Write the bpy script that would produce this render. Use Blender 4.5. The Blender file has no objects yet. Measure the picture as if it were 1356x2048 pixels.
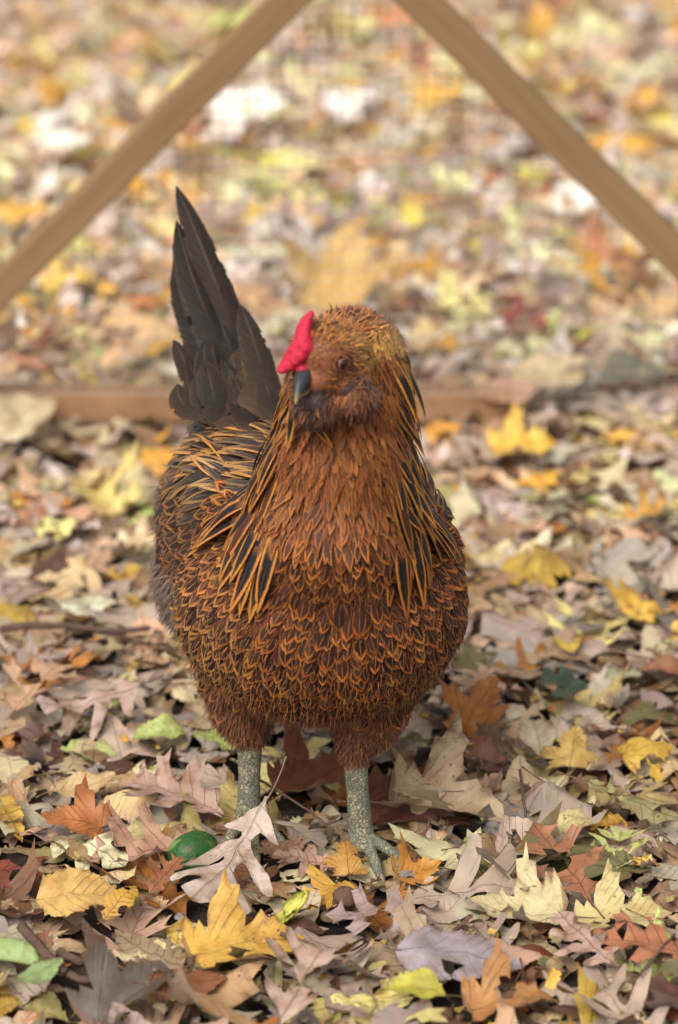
import bpy, bmesh, math, random
import numpy as np
from mathutils import Vector, Matrix, Euler, noise
from mathutils.geometry import delaunay_2d_cdt
from mathutils.bvhtree import BVHTree

S = bpy.context.scene
COL = S.collection
RD = math.radians
random.seed(7)
RNG = np.random.default_rng(11)

# ------------------------------------------------------------------ camera
CAM_H, PITCH, FPX = 1.024, RD(20.0), 5808.0
cam = bpy.data.cameras.new('camera')
cam_o = bpy.data.objects.new('camera', cam)
COL.objects.link(cam_o)
cam_o.location = (0, 0, CAM_H)
cam_o.rotation_euler = (math.pi / 2 - PITCH, 0, 0)
cam.sensor_fit = 'VERTICAL'
cam.sensor_height = 36.0
cam.sensor_width = 24.0
cam.lens = 36.0 * FPX / 2048.0
cam.clip_start = 0.05
cam.clip_end = 500
cam.dof.use_dof = True
cam.dof.focus_distance = 2.19
cam.dof.aperture_fstop = 4.3
S.camera = cam_o

# ------------------------------------------------------------------ sky, sun, exposure (soft overcast day)
W = bpy.data.worlds.new('World')
S.world = W
W.use_nodes = True
wn = W.node_tree
wn.nodes.clear()
sky = wn.nodes.new('ShaderNodeTexSky')
sky.sky_type = 'NISHITA'
sky.sun_disc = False
sky.sun_elevation = RD(52)
sky.sun_rotation = RD(205)
sky.dust_density = 6.0
sky.air_density = 1.0
sky.ozone_density = 0.6
hs = wn.nodes.new('ShaderNodeHueSaturation')
hs.inputs['Saturation'].default_value = 0.12
bgn = wn.nodes.new('ShaderNodeBackground')
bgn.inputs['Strength'].default_value = 0.14
wo = wn.nodes.new('ShaderNodeOutputWorld')
wn.links.new(sky.outputs[0], hs.inputs['Color'])
wn.links.new(hs.outputs[0], bgn.inputs['Color'])
wn.links.new(bgn.outputs[0], wo.inputs['Surface'])
sun = bpy.data.lights.new('sun', 'SUN')
sun.energy = 1.3
sun.angle = RD(28)
sun.color = (1.0, 0.94, 0.83)
sun_o = bpy.data.objects.new('sun', sun)
COL.objects.link(sun_o)
sun_o.rotation_euler = Vector((-0.42, -0.45, 0.8)).to_track_quat('Z', 'Y').to_euler()
S.view_settings.view_transform = 'Standard'
S.view_settings.look = 'None'
S.view_settings.gamma = 1.0
S.view_settings.use_curve_mapping = False
S.view_settings.exposure = 0.62
S.cycles.transparent_max_bounces = 24
S.cycles.max_bounces = 5
S.cycles.diffuse_bounces = 3
S.cycles.glossy_bounces = 2
S.cycles.transmission_bounces = 3

# ------------------------------------------------------------------ helpers
def lin(r, g, b):
    f = lambda c: (c / 255 / 12.92) if c / 255 <= 0.04045 else ((c / 255 + 0.055) / 1.055) ** 2.4
    return (f(r), f(g), f(b))

def ray(px, py):
    u, v = (px - 678) / FPX, (py - 1024) / FPX
    return Vector((u, math.cos(PITCH) - v * math.sin(PITCH), -math.sin(PITCH) - v * math.cos(PITCH)))

def at_y(px, py, Y):
    d = ray(px, py); t = Y / d.y
    return Vector((d.x * t, Y, CAM_H + d.z * t))

def at_z(px, py, z=0.0):
    d = ray(px, py); t = (z - CAM_H) / d.z
    return Vector((d.x * t, d.y * t, z))

def project(p):
    q = Vector(p) - Vector((0, 0, CAM_H))
    dep = q.y * math.cos(PITCH) - q.z * math.sin(PITCH)
    up = q.y * math.sin(PITCH) + q.z * math.cos(PITCH)
    return 678 + FPX * q.x / dep, 1024 - FPX * up / dep, dep

def link(name, mesh, parent=None):
    o = bpy.data.objects.new(name, mesh)
    COL.objects.link(o)
    if parent is not None:
        o.parent = parent
    return o

def tag(o, label=None, cat=None, group=None, kind=None):
    if label: o['label'] = label
    if cat: o['category'] = cat
    if group: o['group'] = group
    if kind: o['kind'] = kind
    return o

def empty(name, loc):
    o = bpy.data.objects.new(name, None)
    COL.objects.link(o)
    o.location = loc
    o.empty_display_size = 0.02
    return o

def np_mesh(name, verts, faces, attrs=None, mat=None, smooth=True):
    """verts (n,3), faces (m,3) triangles, attrs {name: (kind, array)} per vertex."""
    m = bpy.data.meshes.new(name)
    n, k = len(verts), len(faces)
    m.vertices.add(n)
    m.vertices.foreach_set('co', np.ascontiguousarray(verts, dtype=np.float32).ravel())
    m.loops.add(k * 3)
    m.loops.foreach_set('vertex_index', np.ascontiguousarray(faces, dtype=np.int32).ravel())
    m.polygons.add(k)
    m.polygons.foreach_set('loop_start', np.arange(0, k * 3, 3, dtype=np.int32))
    m.polygons.foreach_set('loop_total', np.full(k, 3, dtype=np.int32))
    m.update(calc_edges=True)
    if attrs:
        for an, arr in attrs.items():
            arr = np.ascontiguousarray(arr, dtype=np.float32)
            if arr.ndim == 1:
                a = m.attributes.new(an, 'FLOAT', 'POINT'); a.data.foreach_set('value', arr)
            else:
                a = m.attributes.new(an, 'FLOAT_VECTOR', 'POINT'); a.data.foreach_set('vector', arr.ravel())
    if smooth:
        m.polygons.foreach_set('use_smooth', np.ones(k, dtype=bool))
    if mat: m.materials.append(mat)
    return m

def bm_mesh(name, bm, mat=None, smooth=True):
    m = bpy.data.meshes.new(name)
    bm.to_mesh(m); bm.free()
    if smooth:
        for p in m.polygons: p.use_smooth = True
    if mat: m.materials.append(mat)
    return m

class NT:
    """small node-graph helper"""
    def __init__(s, name):
        s.m = bpy.data.materials.new(name); s.m.use_nodes = True
        s.t = s.m.node_tree; s.t.nodes.clear()
        s.out = s.t.nodes.new('ShaderNodeOutputMaterial')
    def n(s, typ, **kw):
        nd = s.t.nodes.new('ShaderNode' + typ)
        for k, v in kw.items(): setattr(nd, k, v)
        return nd
    def set(s, sock, v):
        if v is None: return
        if hasattr(v, 'is_linked') or hasattr(v, 'links'): s.t.links.new(v, sock)
        elif isinstance(v, (tuple, list)) and len(v) == 3 and sock.type == 'RGBA': sock.default_value = (*v, 1)
        else: sock.default_value = v
    def math(s, op, a, b=None, c=None, clamp=False):
        nd = s.n('Math', operation=op); nd.use_clamp = clamp
        for i, v in enumerate((a, b, c)):
            if v is not None: s.set(nd.inputs[i], v)
        return nd.outputs[0]
    def vmath(s, op, a, b=None):
        nd = s.n('VectorMath', operation=op)
        s.set(nd.inputs[0], a)
        if b is not None: s.set(nd.inputs[1], b)
        return nd.outputs[0]
    def mix(s, f, a, b, blend='MIX'):
        nd = s.n('Mix', data_type='RGBA', blend_type=blend)
        s.set(nd.inputs[0], f); s.set(nd.inputs[6], a); s.set(nd.inputs[7], b)
        return nd.outputs[2]
    def smooth(s, v, lo, hi, a=0.0, b=1.0):
        nd = s.n('MapRange', interpolation_type='SMOOTHSTEP')
        s.set(nd.inputs[0], v); s.set(nd.inputs[1], lo); s.set(nd.inputs[2], hi)
        s.set(nd.inputs[3], a); s.set(nd.inputs[4], b)
        return nd.outputs[0]
    def attr(s, name, typ='GEOMETRY'):
        nd = s.n('Attribute', attribute_name=name, attribute_type=typ)
        return nd
    def both(s, name):
        """attribute carried by the mesh (joined pieces) or by the object (single pieces)"""
        return s.vmath('ADD', s.attr(name).outputs['Vector'], s.attr(name + '_obj', 'OBJECT').outputs['Vector'])
    def noise(s, vec, scale, detail=3.0, rough=0.5):
        nd = s.n('TexNoise'); s.set(nd.inputs['Vector'], vec)
        nd.inputs['Scale'].default_value = scale; nd.inputs['Detail'].default_value = detail
        nd.inputs['Roughness'].default_value = rough
        return nd
    def bsdf(s, color, rough=0.6, spec=0.3, bump=None, bump_d=0.001, bump_s=0.5, sheen=0.0):
        b = s.n('BsdfPrincipled')
        s.set(b.inputs['Base Color'], color); s.set(b.inputs['Roughness'], rough)
        s.set(b.inputs['Specular IOR Level'], spec)
        if sheen: b.inputs['Sheen Weight'].default_value = sheen
        if bump is not None:
            bp = s.n('Bump'); s.set(bp.inputs['Height'], bump)
            bp.inputs['Distance'].default_value = bump_d; bp.inputs['Strength'].default_value = bump_s
            s.t.links.new(bp.outputs[0], b.inputs['Normal'])
        return b
    def done(s, shader):
        s.t.links.new(shader, s.out.inputs['Surface']); return s.m

# ------------------------------------------------------------------ materials
def mat_soil():
    g = NT('soil')
    tc = g.n('TexCoord').outputs['Object']
    a = g.noise(tc, 30, 6, 0.65); b = g.noise(tc, 180, 4, 0.7)
    c = g.mix(a.outputs[0], (0.03, 0.02, 0.015), (0.10, 0.07, 0.053))
    c = g.mix(g.smooth(b.outputs[0], 0.55, 0.75, 0, 0.6), c, (0.12, 0.09, 0.07))
    h = g.math('ADD', a.outputs[0], g.math('MULTIPLY', b.outputs[0], 0.5))
    return g.done(g.bsdf(c, 0.95, 0.1, h, 0.012, 0.9).outputs[0])

def mat_wood():
    g = NT('weathered_pine')
    tc = g.n('TexCoord').outputs['Object']
    mp = g.n('Mapping'); g.set(mp.inputs[0], tc); mp.inputs['Scale'].default_value = (3, 60, 60)
    a = g.noise(mp.outputs[0], 2.0, 5, 0.6); b = g.noise(tc, 9, 3)
    c = g.mix(a.outputs[0], lin(96, 72, 46), lin(144, 114, 78))
    c = g.mix(g.math('MULTIPLY', b.outputs[0], 0.4), c, lin(140, 110, 84))
    return g.done(g.bsdf(c, 0.75, 0.25, a.outputs[0], 0.001, 0.4).outputs[0])

def mat_plain(name, col, rough=0.5, spec=0.3, metal=0.0, var=0.15, scale=60, bump=0.0):
    g = NT(name)
    tc = g.n('TexCoord').outputs['Object']
    a = g.noise(tc, scale, 4, 0.6)
    dk = tuple(c * (1 - var * 2) for c in col); lt = tuple(min(1, c * (1 + var * 2)) for c in col)
    c = g.mix(a.outputs[0], dk, lt)
    b = g.bsdf(c, rough, spec, a.outputs[0] if bump else None, bump or 0.001, 0.6)
    b.inputs['Metallic'].default_value = metal
    return g.done(b.outputs[0])

def mat_leaf(name, palmate=False):
    g = NT(name)
    uv = g.attr('luv').outputs['Vector']
    sep = g.n('SeparateXYZ'); g.set(sep.inputs[0], uv)
    u, v, e = sep.outputs
    au = g.math('ABSOLUTE', u)
    tint = g.both('tint')
    oi = g.n('ObjectInfo').outputs['Random']
    pos = g.n('NewGeometry').outputs['Position']
    mid = g.smooth(au, 0.003, 0.009, 1, 0)
    if palmate:
        lat = None
        for ang in (0.62, 1.25):
            d = g.math('ABSOLUTE', g.math('SUBTRACT', g.math('MULTIPLY', au, math.cos(ang)), g.math('MULTIPLY', v, math.sin(ang))))
            l = g.smooth(d, 0.003, 0.012, 1, 0)
            lat = l if lat is None else g.math('MAXIMUM', lat, l)
        fr = g.math('FRACT', g.math('MULTIPLY', g.math('SUBTRACT', v, g.math('MULTIPLY', au, 1.2)), 8))
        l2 = g.smooth(g.math('ABSOLUTE', g.math('SUBTRACT', fr, 0.5)), 0.03, 0.09, 0.45, 0)
        lat = g.math('MAXIMUM', lat, l2)
    else:
        fr = g.math('FRACT', g.math('MULTIPLY', g.math('SUBTRACT', v, g.math('MULTIPLY', au, 0.75)), 8.5))
        lat = g.smooth(g.math('ABSOLUTE', g.math('SUBTRACT', fr, 0.5)), 0.02, 0.08, 0.7, 0)
    nv_ = g.noise(pos, 38, 2)
    vein = g.math('MAXIMUM', mid, g.math('MULTIPLY', lat, g.smooth(nv_.outputs[0], 0.38, 0.62, 0.0, 0.9)))
    n1 = g.noise(pos, 55, 4, 0.6); n2 = g.noise(pos, 16, 2, 0.5); n3 = g.noise(pos, 420, 3, 0.6)
    c = g.mix(g.smooth(n1.outputs[0], 0.35, 0.7, 0, 0.75), tint, g.mix(1.0, tint, (0.62, 0.5, 0.38), 'MULTIPLY'))
    c = g.mix(g.smooth(n2.outputs[0], 0.4, 0.7, 0, 0.3), c, g.mix(1.0, tint, (1.18, 1.12, 1.1), 'MULTIPLY'))
    c = g.mix(g.math('MULTIPLY', g.smooth(n3.outputs[0], 0.3, 0.7), 0.28), c, g.mix(1.0, c, (0.55, 0.5, 0.45), 'MULTIPLY'))
    n4 = g.noise(pos, 24, 5, 0.7)
    c = g.mix(g.smooth(n4.outputs[0], 0.50, 0.68, 0, 0.5), c, g.mix(0.5, g.mix(1.0, tint, (0.5, 0.36, 0.26), 'MULTIPLY'), (0.10, 0.06, 0.035)))
    # specks of decay
    vo = g.n('TexVoronoi'); g.set(vo.inputs['Vector'], pos); vo.inputs['Scale'].default_value = 160
    spk = g.math('MULTIPLY', g.smooth(vo.outputs['Distance'], 0.12, 0.24, 1, 0), g.smooth(n2.outputs[0], 0.5, 0.62))
    c = g.mix(g.math('MULTIPLY', spk, 0.75), c, (0.05, 0.025, 0.012))
    # browned rim with an irregular inner limit
    rim = g.math('MULTIPLY', g.smooth(e, 0.45, 1.0), g.smooth(n1.outputs[0], 0.42, 0.62))
    c = g.mix(g.math('MULTIPLY', rim, 0.7), c, (0.11, 0.055, 0.025))
    # pale undersides
    bf = g.n('NewGeometry').outputs['Backfacing']
    c = g.mix(g.math('MULTIPLY', bf, 0.4), c, (0.5, 0.43, 0.38))
    # veins, darker on top and lighter below
    vc = g.mix(bf, g.mix(1.0, c, (0.52, 0.42, 0.36), 'MULTIPLY'), g.mix(1.0, c, (0.8, 0.72, 0.66), 'MULTIPLY'))
    c = g.mix(g.math('MULTIPLY', vein, 0.15 if palmate else 0.22), c, vc)
    stem = g.math('LESS_THAN', v, -0.002)
    c = g.mix(g.math('MULTIPLY', stem, 0.7), c, (0.16, 0.075, 0.04))
    h = g.math('SUBTRACT', g.math('MULTIPLY', n1.outputs[0], 0.6), g.math('MULTIPLY', vein, 0.8))
    b = g.bsdf(c, 0.55, 0.35, h, 0.0022, 0.9)
    tr = g.n('BsdfTranslucent'); g.set(tr.inputs[0], c)
    mx = g.n('MixShader'); mx.inputs[0].default_value = 0.16
    g.t.links.new(b.outputs[0], mx.inputs[1]); g.t.links.new(tr.outputs[0], mx.inputs[2])
    return g.done(mx.outputs[0])

def mat_feather(name, core_w=0.62, v0=0.2, v1=0.86, shaft=0.9, rough=0.62, sheen=0.0, barb=230.0, tip_fade=True, ragged=0.16, spec=0.25):
    """edge colour 'tint', dark centre 'core', pale shaft line, barbs slanting off the shaft"""
    g = NT(name)
    sep = g.n('SeparateXYZ'); g.set(sep.inputs[0], g.attr('fuv').outputs['Vector'])
    u, v, L = sep.outputs                                     # L: feather length in metres is carried in z
    au = g.math('ABSOLUTE', u)
    tint, core = g.both('tint'), g.both('core')
    pos = g.n('NewGeometry').outputs['Position']
    n1 = g.noise(pos, 120, 3, 0.55)
    # barb coordinate: runs along the feather, swept towards the tip away from the shaft
    cmb = g.n('CombineXYZ')
    g.set(cmb.inputs[0], g.math('MULTIPLY', g.math('SUBTRACT', v, g.math('MULTIPLY', au, 0.22)), barb * 0.16))
    g.set(cmb.inputs[1], g.math('MULTIPLY', u, 1.6)); g.set(cmb.inputs[2], g.math('MULTIPLY', n1.outputs[0], 2.0))
    nb = g.noise(cmb.outputs[0], 1.0, 2, 0.6)
    wob = g.math('MULTIPLY', g.math('SUBTRACT', n1.outputs[0], 0.5), 0.35)
    wob2 = g.math('MULTIPLY', g.math('SUBTRACT', nb.outputs[0], 0.5), 0.5)
    aw = g.math('ADD', au, g.math('ADD', wob, wob2))
    lim = g.smooth(v, v0, v1, core_w, 0.0) if tip_fade else core_w
    d = g.math('SUBTRACT', aw, lim)
    k = g.smooth(d, -0.17, 0.17, 1, 0)
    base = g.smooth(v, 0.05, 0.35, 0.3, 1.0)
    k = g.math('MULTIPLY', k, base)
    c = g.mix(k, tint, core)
    sh = g.math('MULTIPLY', g.smooth(au, 0.03, 0.10, 1, 0), g.smooth(v, 0.3, 0.7, 0, shaft))
    c = g.mix(sh, c, g.mix(0.22, tint, (0.7, 0.5, 0.3)))
    f = g.smooth(nb.outputs[0], 0.25, 0.75, 0.62, 1.22)
    cc = g.n('CombineXYZ')
    for i in range(3): g.set(cc.inputs[i], f)
    c = g.mix(1.0, c, cc.outputs[0], 'MULTIPLY')
    b = g.bsdf(c, rough, spec, nb.outputs[0], 0.0006, 0.7, sheen)
    if ragged <= 0: return g.done(b.outputs[0])
    # frayed edge: barb ends of unequal length
    al = g.smooth(g.math('ADD', au, g.math('MULTIPLY', nb.outputs[0], ragged * 2)), 1.0 - 0.02, 1.0 + ragged, 1, 0)
    tp = g.n('BsdfTransparent')
    mx = g.n('MixShader')
    g.set(mx.inputs[0], al)
    g.t.links.new(tp.outputs[0], mx.inputs[1]); g.t.links.new(b.outputs[0], mx.inputs[2])
    return g.done(mx.outputs[0])

def mat_strand(name):
    g = NT(name)
    c = g.both('tint')
    pos = g.n('NewGeometry').outputs['Position']
    n1 = g.noise(pos, 300, 2, 0.5)
    c = g.mix(g.smooth(n1.outputs[0], 0.3, 0.7), g.mix(1.0, c, (0.6, 0.55, 0.5), 'MULTIPLY'), c)
    return g.done(g.bsdf(c, 0.6, 0.2, sheen=0.2).outputs[0])

def mat_hen_skin():
    g = NT('hen_skin')
    c = g.attr('skin').outputs['Vector']
    leg = g.attr('legmask').outputs['Fac']
    tc = g.n('TexCoord').outputs['Object']
    mp = g.n('Mapping'); g.set(mp.inputs[0], tc); mp.inputs['Scale'].default_value = (420, 420, 300)
    vo = g.n('TexVoronoi'); vo.feature = 'DISTANCE_TO_EDGE'; g.set(vo.inputs['Vector'], mp.outputs[0]); vo.inputs['Scale'].default_value = 1.0
    vc = g.n('TexVoronoi'); g.set(vc.inputs['Vector'], mp.outputs[0]); vc.inputs['Scale'].default_value = 1.0
    edge = g.smooth(vo.outputs['Distance'], 0.02, 0.16)
    n1 = g.noise(tc, 70, 4, 0.6)
    sc = g.n('SeparateColor'); g.set(sc.inputs[0], vc.outputs['Color'])
    legc = g.mix(sc.outputs[0], lin(92, 90, 74), lin(158, 153, 124))
    legc = g.mix(g.smooth(n1.outputs[0], 0.42, 0.62), legc, lin(114, 113, 98))
    legc = g.mix(g.smooth(edge, 0, 1, 0.35, 0), legc, lin(78, 70, 54))
    skin = g.mix(g.smooth(n1.outputs[0], 0.3, 0.7), g.mix(1.0, c, (0.65, 0.6, 0.6), 'MULTIPLY'), c)
    cc = g.mix(leg, skin, legc)
    h = g.math('MULTIPLY', g.math('ADD', edge, g.math('MULTIPLY', n1.outputs[0], 0.5)), g.math('ADD', 0.25, leg))
    return g.done(g.bsdf(cc, 0.55, 0.35, h, 0.0012, 0.8).outputs[0])

M = {
    'soil': mat_soil(), 'wood': mat_wood(),
    'leaf': mat_leaf('leaf_pinnate'), 'leafp': mat_leaf('leaf_palmate', True),
    'rail': mat_plain('stained_rail', lin(142, 108, 80), 0.8, 0.2, 0, 0.25, 25, 0.0006),
    'wire': mat_plain('galvanised_wire', (0.34, 0.31, 0.27), 0.5, 0.4, 0.3, 0.1, 80),
    'twig': mat_plain('twig_bark', lin(84, 66, 56), 0.85, 0.15, 0, 0.3, 120, 0.001),
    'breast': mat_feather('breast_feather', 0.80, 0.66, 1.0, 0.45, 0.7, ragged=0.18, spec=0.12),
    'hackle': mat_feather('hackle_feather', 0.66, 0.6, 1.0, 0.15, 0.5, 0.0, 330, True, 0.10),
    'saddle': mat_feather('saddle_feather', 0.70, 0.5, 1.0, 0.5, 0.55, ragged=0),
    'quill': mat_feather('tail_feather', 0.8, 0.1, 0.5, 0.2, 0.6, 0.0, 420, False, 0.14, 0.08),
    'strand': mat_strand('down_strand'),
    'skin': mat_hen_skin(),
}

# ------------------------------------------------------------------ ground
bm = bmesh.new()
bmesh.ops.create_grid(bm, x_segments=120, y_segments=120, size=6)
for v in bm.verts:
    v.co.y += 4.5
    v.co.z = 0.006 * noise.noise(v.co * 6) + 0.004 * noise.noise(v.co * 19) - 0.006
ground = link('ground', bm_mesh('ground', bm, M['soil']))
tag(ground, kind='structure')
bm = bmesh.new()
bmesh.ops.create_grid(bm, x_segments=30, y_segments=30, size=150)
for v in bm.verts: v.co.z = -0.03
tag(link('ground_beyond', bm_mesh('ground_beyond', bm, M['soil'])), kind='structure')

# ------------------------------------------------------------------ leaves: outlines, variants
def catmull(pts, n):
    out = []
    P = [pts[0]] + pts + [pts[-1]]
    for i in range(1, len(P) - 2):
        p0, p1, p2, p3 = [np.array(q) for q in P[i - 1:i + 3]]
        for k in range(n):
            t = k / n
            out.append(0.5 * ((2 * p1) + (-p0 + p2) * t + (2 * p0 - 5 * p1 + 4 * p2 - p3) * t * t + (-p0 + 3 * p1 - 3 * p2 + p3) * t ** 3))
    out.append(np.array(pts[-1]))
    return out

HALF = {
    'white_oak': ([(0.012, 0), (0.03, 0.08), (0.10, 0.16), (0.17, 0.22), (0.19, 0.27), (0.14, 0.28), (0.065, 0.26), (0.05, 0.32), (0.13, 0.41), (0.26, 0.50), (0.31, 0.57), (0.26, 0.60), (0.15, 0.55), (0.06, 0.49), (0.06, 0.56), (0.15, 0.65), (0.25, 0.74), (0.26, 0.80), (0.2, 0.81), (0.11, 0.75), (0.07, 0.76), (0.10, 0.84), (0.13, 0.91), (0.09, 0.96), (0.0, 1.0)], 2, True),
    'red_oak': ([(0.012, 0), (0.05, 0.10), (0.16, 0.13), (0.23, 0.19), (0.16, 0.21), (0.08, 0.24), (0.11, 0.32), (0.26, 0.37), (0.40, 0.44), (0.33, 0.46), (0.35, 0.53), (0.24, 0.50), (0.10, 0.49), (0.11, 0.57), (0.22, 0.64), (0.36, 0.74), (0.28, 0.74), (0.26, 0.80), (0.17, 0.75), (0.09, 0.74), (0.10, 0.82), (0.17, 0.89), (0.08, 0.90), (0.0, 1.0)], 1, True),
    'maple': ([(0.0, 0.0), (0.10, -0.05), (0.24, -0.03), (0.38, 0.05), (0.31, 0.10), (0.34, 0.16), (0.25, 0.20), (0.37, 0.26), (0.45, 0.30), (0.47, 0.38), (0.60, 0.47), (0.49, 0.49), (0.46, 0.57), (0.36, 0.53), (0.27, 0.54), (0.20, 0.50), (0.21, 0.60), (0.27, 0.67), (0.20, 0.71), (0.21, 0.79), (0.12, 0.82), (0.09, 0.91), (0.0, 1.0)], 1, False),
}
def half_oval(w, p, ser):
    pts = [(0.01, 0.0)]
    n = 17
    for i in range(1, n):
        t = i / n
        x = w * math.sin(math.pi * t ** p) ** 0.85
        pts.append((x, t)); pts.append((max(0.004, x - ser), t + 0.35 / n))
    pts.append((0, 1.0))
    return (pts, 1, True)
HALF['oval'] = half_oval(0.29, 0.85, 0.012)
HALF['broad'] = half_oval(0.39, 0.75, 0.010)
HALF['narrow'] = half_oval(0.13, 0.9, 0.004)
# a torn piece of leaf
HALF['scrap'] = ([(0.02, 0.0), (0.2, 0.04), (0.30, 0.22), (0.22, 0.35), (0.34, 0.55), (0.2, 0.62), (0.22, 0.8), (0.08, 0.84), (0.0, 0.8)], 1, True)

def leaf_variant(kind, seed, lo=False, curl=1.02):
    r = random.Random(f'{kind}{seed}')
    pts, nsub, _ = HALF[kind]
    if lo and kind not in ('maple', 'scrap'):
        pts = pts[::2] + ([pts[-1]] if len(pts) % 2 == 0 else [])
        nsub = 1
    jit = 0.019 if kind != 'scrap' else 0.05
    def side(sg):
        wid = r.uniform(0.88, 1.1)
        q = []
        for i, (x, y) in enumerate(pts):
            if 0 < i < len(pts) - 1:
                x = max(0.006, x * wid + r.uniform(-jit, jit)); y = y + r.uniform(-jit, jit)
            q.append((sg * x, y))
        return [np.array(p) for p in q] if nsub == 1 else catmull(q, nsub)
    R = side(1); Lf = side(-1)
    if kind == 'maple': Lf = Lf[1:]
    outline = [tuple(p) for p in R] + [tuple(p) for p in Lf[::-1][1:]]
    # clean: drop coincident neighbours
    ol = []
    for p in outline:
        if not ol or (abs(p[0] - ol[-1][0]) + abs(p[1] - ol[-1][1])) > 1e-3: ol.append(p)
    n = len(ol)
    A = np.array(ol)
    def inside(x, y):
        c = False; j = n - 1
        for i in range(n):
            if (A[i, 1] > y) != (A[j, 1] > y) and x < (A[j, 0] - A[i, 0]) * (y - A[i, 1]) / (A[j, 1] - A[i, 1]) + A[i, 0]: c = not c
            j = i
        return c
    step = 0.21 if lo else 0.085
    ins = []
    y = 0.05
    while y < 0.97:
        x = -0.6
        while x < 0.61:
            xx = 0.0 if abs(x) < step * 0.4 else x + r.uniform(-0.2, 0.2) * step
            yy = y + (0 if xx == 0 else r.uniform(-0.2, 0.2) * step)
            if inside(xx, yy):
                dm = np.min(np.hypot(A[:, 0] - xx, A[:, 1] - yy))
                if dm > step * 0.4: ins.append((xx, yy))
            x += step
        y += step
    V2 = [Vector(p) for p in ol + ins]
    E = [(i, (i + 1) % n) for i in range(n)]
    res = delaunay_2d_cdt(V2, E, [], 1, 1e-5)
    vv = np.array([(p.x, p.y) for p in res[0]]); ff = np.array([f for f in res[2]], dtype=np.int32)
    # keep only faces inside the outline
    cen = vv[ff].mean(axis=1)
    keep = np.array([inside(c[0], c[1]) for c in cen])
    if seed % 3 != 0 and not lo:                            # torn bites and holes
        for _ in range(r.choice((1, 2, 3, 4))):
            b = A[r.randrange(n)] * r.uniform(0.5, 1.0); br = r.uniform(0.04, 0.13)
            if b[1] < 0.15: continue
            keep &= np.hypot(cen[:, 0] - b[0], cen[:, 1] - b[1]) > br
    ff = ff[keep]
    a, b, c = vv[ff[:, 0]], vv[ff[:, 1]], vv[ff[:, 2]]
    cr = (b[:, 0] - a[:, 0]) * (c[:, 1] - a[:, 1]) - (b[:, 1] - a[:, 1]) * (c[:, 0] - a[:, 0])
    ff[cr < 0] = ff[cr < 0][:, ::-1]
    edge = np.array([1.0 if np.min(np.hypot(A[:, 0] - p[0], A[:, 1] - p[1])) < 1e-3 else 0.0 for p in vv])
    x, y = vv[:, 0], vv[:, 1]
    ax = np.abs(x)
    fold = r.uniform(-0.25, 0.5) * curl
    k = r.uniform(-1.4, 1.0) * curl
    tw = r.uniform(-0.5, 0.5) * curl
    cup = r.uniform(-1.1, 1.3) * curl
    ph = r.uniform(0, 6.28, ) ; fq = r.uniform(7, 12)
    z = fold * ax + cup * x * x * (1.2 if kind != 'narrow' else 0) + tw * x * (y - 0.5)
    z += 0.022 * curl * np.sin(fq * y + ph + 4 * x) * (0.3 + 2.2 * ax)
    z += np.array([curl * (0.07 * noise.noise(Vector((p[0] * 4 + seed * 3.1, p[1] * 4, seed))) + 0.035 * noise.noise(Vector((p[0] * 9, p[1] * 9 + seed * 2.3, seed)))) for p in vv])
    z += edge * np.array([0.02 * curl * noise.noise(Vector((p[0] * 11 + seed * 5.7, p[1] * 11, seed))) for p in vv])
    # bend along the length, an arc in the y-z plane
    if abs(k) > 0.05:
        ang = (y - 0.45) * k; R0 = 1 / k
        yy = (R0 - z) * np.sin(ang) + 0.45; zz = R0 - (R0 - z) * np.cos(ang)
    else:
        yy, zz = y, z
    V = np.stack([x, yy, zz], 1)
    UV = np.stack([x, y, edge], 1)
    # petiole: a thin bent three-sided stalk
    if kind != 'scrap':
        j = int(np.argmin(np.hypot(x, y - 0.03)))
        p0 = V[j]; ln = r.uniform(0.12, 0.4) * (1.5 if kind == 'maple' else 1.0)
        bend = r.uniform(-0.25, 0.25); up = r.uniform(-0.05, 0.25)
        sv, sf = [], []
        ns = 2 if lo else 4
        for i in range(ns + 1):
            t = i / ns
            c0 = p0 + np.array([bend * t * t * ln, -ln * t, up * t * t * ln])
            rad = 0.009 * (1 - 0.25 * t) + (0.004 if i == ns else 0)
            for q in range(3):
                a2 = q * 2.094
                sv.append(c0 + rad * np.array([math.cos(a2), 0, math.sin(a2)]))
        b0 = len(V)
        for i in range(ns):
            for q in range(3):
                a_, b_ = b0 + i * 3 + q, b0 + i * 3 + (q + 1) % 3
                sf += [(a_, b_, a_ + 3), (b_, b_ + 3, a_ + 3)]
        V = np.vstack([V, sv]); ff = np.vstack([ff, np.array(sf, dtype=np.int32)])
        UV = np.vstack([UV, np.tile([0.3, -0.1, 0.0], (len(sv), 1))])
    V[:, 1] -= 0.45
    V[:, 2] -= np.median(V[:, 2])
    return V, ff, UV

NVAR = 11
LV = {k: [leaf_variant(k, i) for i in range(NVAR)] for k in HALF}
LVLO = {k: [leaf_variant(k, i + 50, True) for i in range(4)] for k in HALF}
LMESH = {}
def leaf_mesh(kind, i):
    if (kind, i) not in LMESH:
        V, F, UV = LV[kind][i]
        LMESH[(kind, i)] = np_mesh(kind + '_leaf', V, F, {'luv': UV}, M['leafp'] if kind == 'maple' else M['leaf'])
    return LMESH[(kind, i)]

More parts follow.
